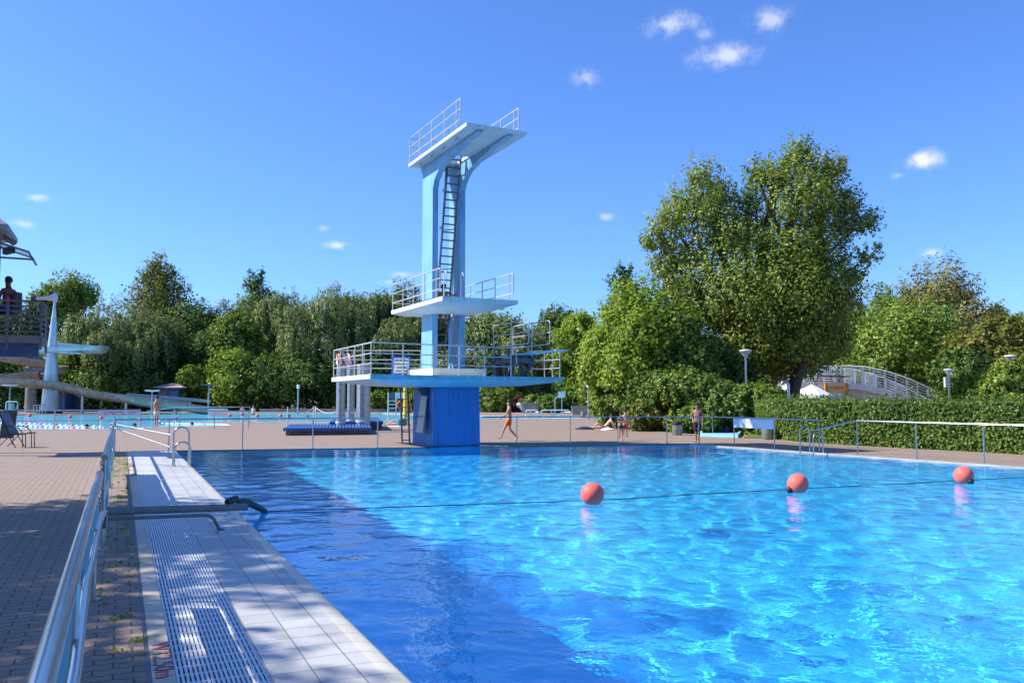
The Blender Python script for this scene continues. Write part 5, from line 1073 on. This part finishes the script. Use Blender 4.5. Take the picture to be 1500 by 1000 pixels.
def tree(name, label, loc, lobes, n, size, mat, seed, trunk_h, trunk_r, barkm=bark, droop=0., group=None, limbs=8, clump=.28, lean=0., k_per=22, cat='tree', flat=.6, stems=1, spray=1.):
    rng = np.random.default_rng(seed); root = thing(name, label, cat, tuple(loc), group); L0 = Vector(loc)
    P, nr, ti, sz = crown(rng, lobes, n, size, clump, droop, k_per, flat=flat, spray=spray)
    me = leaf_mesh('crown', P, sz, nr, rng, ti, LEAF[mat], .6 if not droop else .4, (0, 0, 1) if droop else None); link_mesh(me, 'crown', root)
    if trunk_h:
        mb = MB(); lb = sorted(lobes, key=lambda q: -q[2])
        for s_ in range(stems):
            sx, sy = (rng.normal() * trunk_r * 1.5, rng.normal() * trunk_r * 1.5) if stems > 1 else (0, 0)
            tgt = lb[s_ % len(lb)]; topv = Vector((tgt[0] * .8, tgt[1] * .8, max(trunk_h, tgt[2] + tgt[5] * .5)))
            pts = [Vector((sx, sy, -.1)), Vector((sx + lean * .3, sy, trunk_h * .3)), Vector((sx * 2 + topv.x * .3 + rng.normal() * .15, sy + topv.y * .3, trunk_h * .65)), topv.lerp(Vector((sx, sy, trunk_h)), .4), topv]
            mb.tube([L0 + p for p in fillet(pts, 1.2, 3)], list(np.linspace(trunk_r, trunk_r * .12, len(fillet(pts, 1.2, 3)))), 9)
        for k in range(limbs):
            q = lobes[k % len(lobes)]; z0 = trunk_h * rng.uniform(.4, .9); base = Vector((lean * .3, 0, z0)); tip = Vector((q[0] + rng.normal() * q[3] * .35, q[1] + rng.normal() * q[4] * .35, max(z0 + .4, q[2] + rng.normal() * q[5] * .35)))
            md = base.lerp(tip, .5) + Vector((rng.normal() * .2, rng.normal() * .2, -.1 * (tip - base).length)); mb.tube([L0 + base, L0 + base.lerp(md, .6), L0 + md, L0 + md.lerp(tip, .6), L0 + tip], [trunk_r * .42, trunk_r * .34, trunk_r * .27, trunk_r * .17, trunk_r * .05], 7)
        mb.part('trunk', barkm, root)
    return root
def lobes_round(rng, H, w, z0=.22, n=9):
    o = [(0, 0, H * .62, w * .33, w * .33, H * .34)]
    for k in range(n):
        a = 2 * math.pi * k / n + rng.normal() * .3; zf_ = rng.uniform(z0 + .08, .86); rr_ = w * .5 * math.sin(math.pi * min(.95, max(.18, (zf_ - z0 * .4)))) ** .7; s_ = rng.uniform(.15, .24) * w
        o.append((math.cos(a) * max(0, rr_ - s_ * .9), math.sin(a) * max(0, rr_ - s_ * .9), H * zf_, s_, s_, s_ * rng.uniform(.8, 1.15)))
    return o
def lobes_cone(rng, H, w, n=11):
    o = []
    for k in range(n):
        t = k / (n - 1); z = H * (.12 + .80 * t); rr_ = w * .5 * (1 - t) ** .75 * .62; a = k * 2.4; s_ = w * .5 * ((1 - t) ** .7 * .55 + .16)
        o.append((math.cos(a) * rr_ * .7, math.sin(a) * rr_ * .7, z, s_, s_, H * .11))
    return o
BG = 'trees behind the swimming pool'
bgt = [  # px, top py, width px, depth, kind, leaf, label
    (18, 408, 110, 119, 'weep', 'birch', 'greyish birch crown behind the seated lifeguard'),
    (98, 392, 100, 121, 'round', 'mid', 'rounded leafy tree with an airy top right of the lifeguard'),
    (183, 415, 165, 106, 'weep', 'birch', 'large weeping birch with white stems right of the mast'),
    (236, 380, 120, 118, 'cone', 'olive', 'pointed olive tree rising behind the large weeping birch'),
    (288, 436, 100, 114, 'round', 'dark', 'dark tree right of the pointed olive tree'),
    (332, 424, 95, 118, 'weep', 'birch', 'slim grey green birch above the yellow green bushes'),
    (375, 397, 80, 123, 'cone', 'dark', 'dark pointed treetop behind the birches'),
    (352, 452, 90, 108, 'round', 'mid', 'leafy tree with yellowish leaves below the dark pointed treetop'),
    (425, 404, 110, 119, 'weep', 'birch', 'tall birch left of the broad weeping birch'),
    (475, 415, 160, 107, 'weep', 'birch', 'broad weeping birch with hanging strands behind the steel columns'),
    (536, 412, 120, 118, 'weep', 'birch', 'tall birch between the weeping birch and the diving tower'),
    (588, 408, 100, 124, 'round', 'dark', 'dark tree showing over the lower platform left of the tower'),
    (560, 470, 130, 106, 'weep', 'birch', 'low weeping birch behind the lower platform railing'),
    (630, 432, 110, 114, 'weep', 'birch', 'birch directly behind the tower columns'),
    (722, 447, 125, 104, 'round', 'birch', 'pale olive willow right of the tower columns'),
    (770, 476, 100, 100, 'round', 'birch', 'lower pale willow behind the springboard rails'),
    (812, 444, 84, 120, 'round', 'dark', 'dark tree between the willow and the bright tree'),
    (846, 455, 95, 96, 'round', 'bright', 'bright yellow green tree above the terraces'),
    (914, 388, 80, 74, 'cone', 'dark', 'dark bluish treetop left of the big maple'),
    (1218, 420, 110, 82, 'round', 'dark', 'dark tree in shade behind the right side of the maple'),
    (1290, 412, 110, 84, 'round', 'mid', 'leafy tree between the maple and the browning linden'),
    (1375, 372, 152, 82, 'round', 'linden', 'tall rounded linden with browning leaves at right'),
    (1254, 476, 90, 74, 'round', 'bright', 'yellow green tree left of the footbridge trees'),
    (1330, 455, 210, 70, 'round', 'mid', 'wide green tree behind the arched footbridge'),
    (1462, 440, 62, 104, 'round', 'dark', 'small dark distant treetop right of the linden'),
    (1500, 455, 90, 92, 'round', 'mid', 'distant green tree at the right edge of the picture'),
]
for i, (px, pyt, wpx, Y, kind, lf, lab) in enumerate(bgt):
    rng = np.random.default_rng(100 + i); t_ = AT(px, pyt, Y); H = t_.z; w = wpx / FPX * Y
    if kind == 'cone': lb = lobes_cone(rng, H, w * 1.45); n_, sz, dr = 26000, .19, 0
    elif kind == 'weep': lb = lobes_round(rng, H * .95, w, .30, 12); n_, sz, dr = 38000, .19, H * .16
    else: lb = lobes_round(rng, H * .97, w, .12, 12); n_, sz, dr = 32000, .195, 0
    n_ = int(n_ * max(.6, min(1.7, (H * w) / 190)))
    tree('birch_tree' if kind == 'weep' else ('pointed_tree' if kind == 'cone' else 'leafy_tree'), lab, (t_.x, Y, 0), lb, n_, sz * (Y / 115) ** .5, lf, 500 + i, H * .72, .22 + H * .008, birchbark if kind == 'weep' else bark, dr, BG, 12 if kind == 'weep' else 7, clump=.42, k_per=26)
# undergrowth at the foot of the trees
ug = [(-20, 520, 130, 104, 'dark', 'dark bush behind the slide at far left'), (60, 530, 110, 105, 'dark', 'dark bush behind the slide columns'), (128, 468, 70, 108, 'bright', 'bright green shrub beside the top of the mast'), (140, 540, 110, 103, 'dark', 'dark bush below the weeping birch trunk'), (205, 548, 100, 103, 'dark', 'dark bush left of the blue hut'), (287, 534, 62, 103, 'bright', 'yellow green shrub right of the blue hut'), (338, 508, 85, 103, 'bright', 'tall yellow green shrub above the ramp railing'), (385, 530, 100, 103, 'dark', 'dense shrub with shade in its leaf colour left of the slim lamp post'), (450, 520, 110, 103, 'dark', 'dense shrub with shade in its leaf colour behind the slim lamp post'), (520, 525, 110, 103, 'dark', 'dark shrub behind the steel columns'), (590, 520, 110, 104, 'dark', 'dark shrub behind the tower base left side'), (660, 520, 110, 104, 'olive', 'olive shrub behind the tower columns'), (235, 500, 110, 109, 'dark', 'dark tree mass above the blue hut'), (310, 490, 110, 109, 'dark', 'dark tree mass behind the yellow green shrubs'), (715, 540, 110, 103, 'dark', 'dark shaded shrub under the right part of the platform'), (770, 548, 90, 106, 'dark', 'dark shaded shrub high on the terraces'),  # overhang shade put into the dark leaves of the two dense shrubs
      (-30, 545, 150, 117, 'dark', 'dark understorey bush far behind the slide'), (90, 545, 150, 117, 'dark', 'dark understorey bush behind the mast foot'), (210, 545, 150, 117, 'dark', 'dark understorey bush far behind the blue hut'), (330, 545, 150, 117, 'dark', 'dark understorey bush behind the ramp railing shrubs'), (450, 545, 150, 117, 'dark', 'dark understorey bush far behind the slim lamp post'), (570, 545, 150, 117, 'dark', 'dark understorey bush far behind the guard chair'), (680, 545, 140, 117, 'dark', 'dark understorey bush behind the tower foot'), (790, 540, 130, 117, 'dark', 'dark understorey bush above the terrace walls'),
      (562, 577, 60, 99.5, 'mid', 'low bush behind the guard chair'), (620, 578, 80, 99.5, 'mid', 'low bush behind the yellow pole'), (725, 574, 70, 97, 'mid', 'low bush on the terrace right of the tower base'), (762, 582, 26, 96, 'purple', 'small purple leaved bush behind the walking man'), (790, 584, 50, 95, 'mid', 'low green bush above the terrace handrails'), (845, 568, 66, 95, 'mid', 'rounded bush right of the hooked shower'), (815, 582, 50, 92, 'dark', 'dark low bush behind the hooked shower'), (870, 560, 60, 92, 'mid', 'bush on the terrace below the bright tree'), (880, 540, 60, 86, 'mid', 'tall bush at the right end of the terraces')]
for i, (px, pyt, wpx, Y, lf, lab) in enumerate(ug):
    rng = np.random.default_rng(300 + i); t_ = AT(px, pyt, Y); H = max(1.2, t_.z); w = wpx / FPX * Y
    tree('shrub', lab, (t_.x, Y, 0), lobes_round(rng, H * .95, w, .0, 9), int(9500 * max(.5, min(1.6, H * w / 45))), .18, lf, 700 + i, H * .6, .12, group='shrubs under the far trees', limbs=4, clump=.42, cat='shrub')
# the big maple: two leaning leaders with many limbs
Ym = 48.0
def lob(px, py, rpx, dy=0., fz=1.): p = AT(px, py, Ym); k = Ym / FPX * .88; return (p.x - mx_, dy, p.z - .15, rpx * k, rpx * k * .95, rpx * k * fz)
mx_ = AT(1100, 600, Ym).x
ML = [lob(1030, 268, 26, 0, 1.3), lob(1048, 290, 26, .6, 1.1), lob(1000, 300, 26, .5), lob(985, 330, 30, 0, .8), lob(1035, 325, 36, -.8), lob(962, 352, 24, .4, .6), lob(1005, 370, 34, 1, .8), lob(1060, 370, 40, -1), lob(975, 395, 26, .5, .7), lob(1020, 410, 32, -.6, .8),
      lob(1165, 240, 24, 0, 1.5), lob(1180, 222, 16, .2, 1.4), lob(1118, 262, 20, .6, 1.6), lob(1135, 275, 28, -.5, 1.3), lob(1200, 270, 34, 0, 1.1), lob(1228, 250, 18, .3, 1.1), lob(1165, 310, 44, -1), lob(1240, 300, 26, .4, .9), lob(1215, 335, 36, .4), lob(1265, 330, 24, 0, .7), lob(1272, 375, 18, 0, .9), lob(1255, 400, 16, .5, .9), lob(1215, 385, 34, .6, .8), lob(1105, 330, 36, 1.2), lob(1130, 385, 40, -1.6), lob(1090, 300, 22, 0), lob(1170, 370, 34, -1.4, .8), lob(1000, 440, 34, -.5, .8), lob(1040, 455, 38, -1, .8), lob(985, 425, 24, .4, .7)]
mt = tree('big_maple', 'big broad maple with two crowns standing behind the lamp post', (mx_, Ym, 0), ML, 60000, .088, 'silver', 41, 8.5, .42, bark, 0, None, 27, clump=.36, k_per=20, stems=4, flat=.95, spray=1.9)
ML2 = [lob(1160, 532, 42, 1.5), lob(1212, 510, 38, 1.2), lob(1118, 535, 44, 1), lob(1190, 530, 34, 2), lob(1075, 530, 40, .5), lob(1080, 440, 58, -1.5), lob(1130, 450, 60, -2.2), lob(1180, 440, 58, -1), lob(1225, 440, 40, .5), lob(1200, 490, 52, .5), lob(1150, 500, 54, -1.2), lob(1215, 498, 28, 1), lob(1095, 500, 46, -1.4), lob(1150, 522, 34, 1), lob(1060, 480, 40, 0)]
rng = np.random.default_rng(43); P, nr, ti, sz = crown(rng, ML2, 66000, .09, .36, 0, 20, spray=1.5); link_mesh(leaf_mesh('lower_crown', P, sz, nr, rng, ti, LEAF['silver'], .6), 'lower_crown', mt)
def bush(label, px, pyt, wpx, Y, lf, n_, sz, seed, name='bush', group=None, z0=0., clump=.36, dep=1.):
    rng = np.random.default_rng(seed); t_ = AT(px, pyt, Y); H = t_.z; w = wpx / FPX * Y
    return tree(name, label, (t_.x, Y, 0), lobes_round(rng, H * .96, w, .0, 11), n_, sz, lf, seed, H * .5, .09, group=group, limbs=6, clump=clump, cat='bush' if name == 'bush' else 'tree')
bush('feathery bright green sumac left of the big maple', 935, 405, 170, 46, 'bright', 34000, .115, 51, 'sumac_tree'); bush('smaller sumac with drooping leaves at the left end of the bushes', 893, 470, 70, 47.5, 'bright', 14000, .115, 52, 'sumac_tree'); bush('tall green sumac shoots between the bushes and the maple', 1000, 455, 110, 45, 'mid', 20000, .11, 53, 'sumac_tree')
nb = [('rounded bush behind the sunbather', 905, 575, 75, 46, 'mid'), ('tall grey green bush behind the two boys', 955, 545, 90, 43, 'hedge'), ('leafy bush behind the grey dustbin', 1000, 540, 95, 41.5, 'mid'), ('yellowish low bush right of the boys', 948, 592, 70, 42.5, 'olive'), ('bush behind the standing man', 1040, 548, 85, 40.5, 'hedge'), ('glossy round bush left of the foot bath', 1070, 572, 90, 39.5, 'hedge'), ('bright leafy bush above the foot bath', 1108, 562, 95, 39, 'mid'), ('dark bush filling the gap under the maple', 1060, 520, 120, 45.5, 'dark'), ('dark bush under the maple beside the shower pole', 1118, 550, 66, 44, 'dark'), ('low bush at the left end of the clipped hedge', 1022, 600, 70, 39.8, 'mid')]
for i, (lab, px, pyt, wpx, Y, lf) in enumerate(nb): bush(lab, px, pyt, wpx, Y, lf, 15000, .085, 800 + i, group='bushes between the sunbather and the hedge')
bush('catalpa like tree with big yellowish leaves at the right edge', 1465, 462, 165, 61, 'olive', 22000, .15, 61, 'leafy_tree'); bush('leafy shrub at the right edge in front of the lamp', 1478, 528, 90, 42, 'mid', 14000, .1, 62); bush('dark bush behind the lamp post right of the footbridge', 1408, 520, 110, 56, 'dark', 14000, .12, 63); bush('yellow green bush under the right edge tree', 1436, 540, 70, 46, 'bright', 9000, .1, 64)
# the clipped hedge
hp = [G(1134, 642.5) + Vector((.55, 6.0, 0)), G(1134, 642.5), G(1180, 647.5), G(1260, 652.5), G(1350, 657.5), G(1430, 661.5), G(1520, 667), G(1640, 675)]
rng = np.random.default_rng(71); PP, NN, TT, SS = [], [], [], []
core = MB()
for a, b_ in zip(hp, hp[1:]):
    d = (b_ - a); L_ = d.length; d.normalize(); nrm = Vector((d.y, -d.x, 0)); bk = -nrm * 1.5
    core.hexa([Vector((v.x, v.y, z)) for z in (.05, 1.3) for v in (a - nrm * .22, b_ - nrm * .22, b_ + bk, a + bk)])
    m = int(L_ * 2300); s_ = rng.random(m) * L_; z = rng.random(m) ** .9 * 1.52; topf = rng.random(m) < .36
    dep = np.where(topf, rng.random(m) * 1.5, rng.normal(0, .06, m) + .05 * np.sin(s_ * 2.1) * np.cos(z * 3))
    z = np.where(topf, 1.46 + .05 * np.sin(s_ * 1.7) + .03 * np.sin(s_ * 5.3) + rng.normal(0, .04, m) + np.where(rng.random(m) < .09, rng.random(m) * .26, 0), z)
    x = a.x + d.x * s_ - nrm.x * dep; y = a.y + d.y * s_ - nrm.y * dep
    PP.append(np.stack([x, y, z], 1)); q = np.where(topf[:, None], np.array([[0, 0, 1.]]), np.array([[nrm.x, nrm.y, .3]])); NN.append(q + rng.normal(size=(m, 3)) * .65)
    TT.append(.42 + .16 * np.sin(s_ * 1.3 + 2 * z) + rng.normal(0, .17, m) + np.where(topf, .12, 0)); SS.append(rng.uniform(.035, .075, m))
hd = thing('clipped_hedge', 'long clipped green hedge behind the right pool railing', 'hedge', tuple(hp[2]))
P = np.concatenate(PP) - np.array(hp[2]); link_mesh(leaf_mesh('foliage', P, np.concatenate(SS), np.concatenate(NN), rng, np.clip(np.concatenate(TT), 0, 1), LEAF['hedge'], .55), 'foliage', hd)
core.part('shade_core', pmat('hedge inner shade tone', (.03, .035, .015), .95), hd, None)  # solid dark block standing in for the shade inside the hedge
# the trees beside the camera, outside the frame, that shade the deck and the near pool
for i, (x, y, H, w, lab) in enumerate(((-16.9, 10.8, 13.5, 8.6, 'leafy shade tree beside the left hand rail'), (-14.7, 4.0, 13.2, 8.6, 'leafy shade tree next to the camera on the left'), (-11.9, -3.2, 13.5, 8.6, 'leafy shade tree behind the camera'))):
    rng = np.random.default_rng(900 + i)
    tree('shade_tree', lab, (x, y, 0), lobes_round(rng, H, w, .45, 11), 17000, .13, 'mid', 910 + i, H * .6, .25, group='shade trees beside the deck', clump=.30)
for i, (x, y, H, w) in enumerate(((-20, -13, 17, 13), (-6, -16, 18, 14), (8, -17, 17, 13), (21, -16, 18, 14), (36, -12, 17, 13))):  # unseen row added to block low sky and darken the ambient light
    rng = np.random.default_rng(950 + i)
    tree('shade_tree', 'unseen tree added behind the camera to hold back sky light', (x, y, 0), lobes_round(rng, H, w, .1, 11), 12000, .3, 'mid', 960 + i, H * .6, .3, group='unseen trees added to dim the sky light', clump=.4)
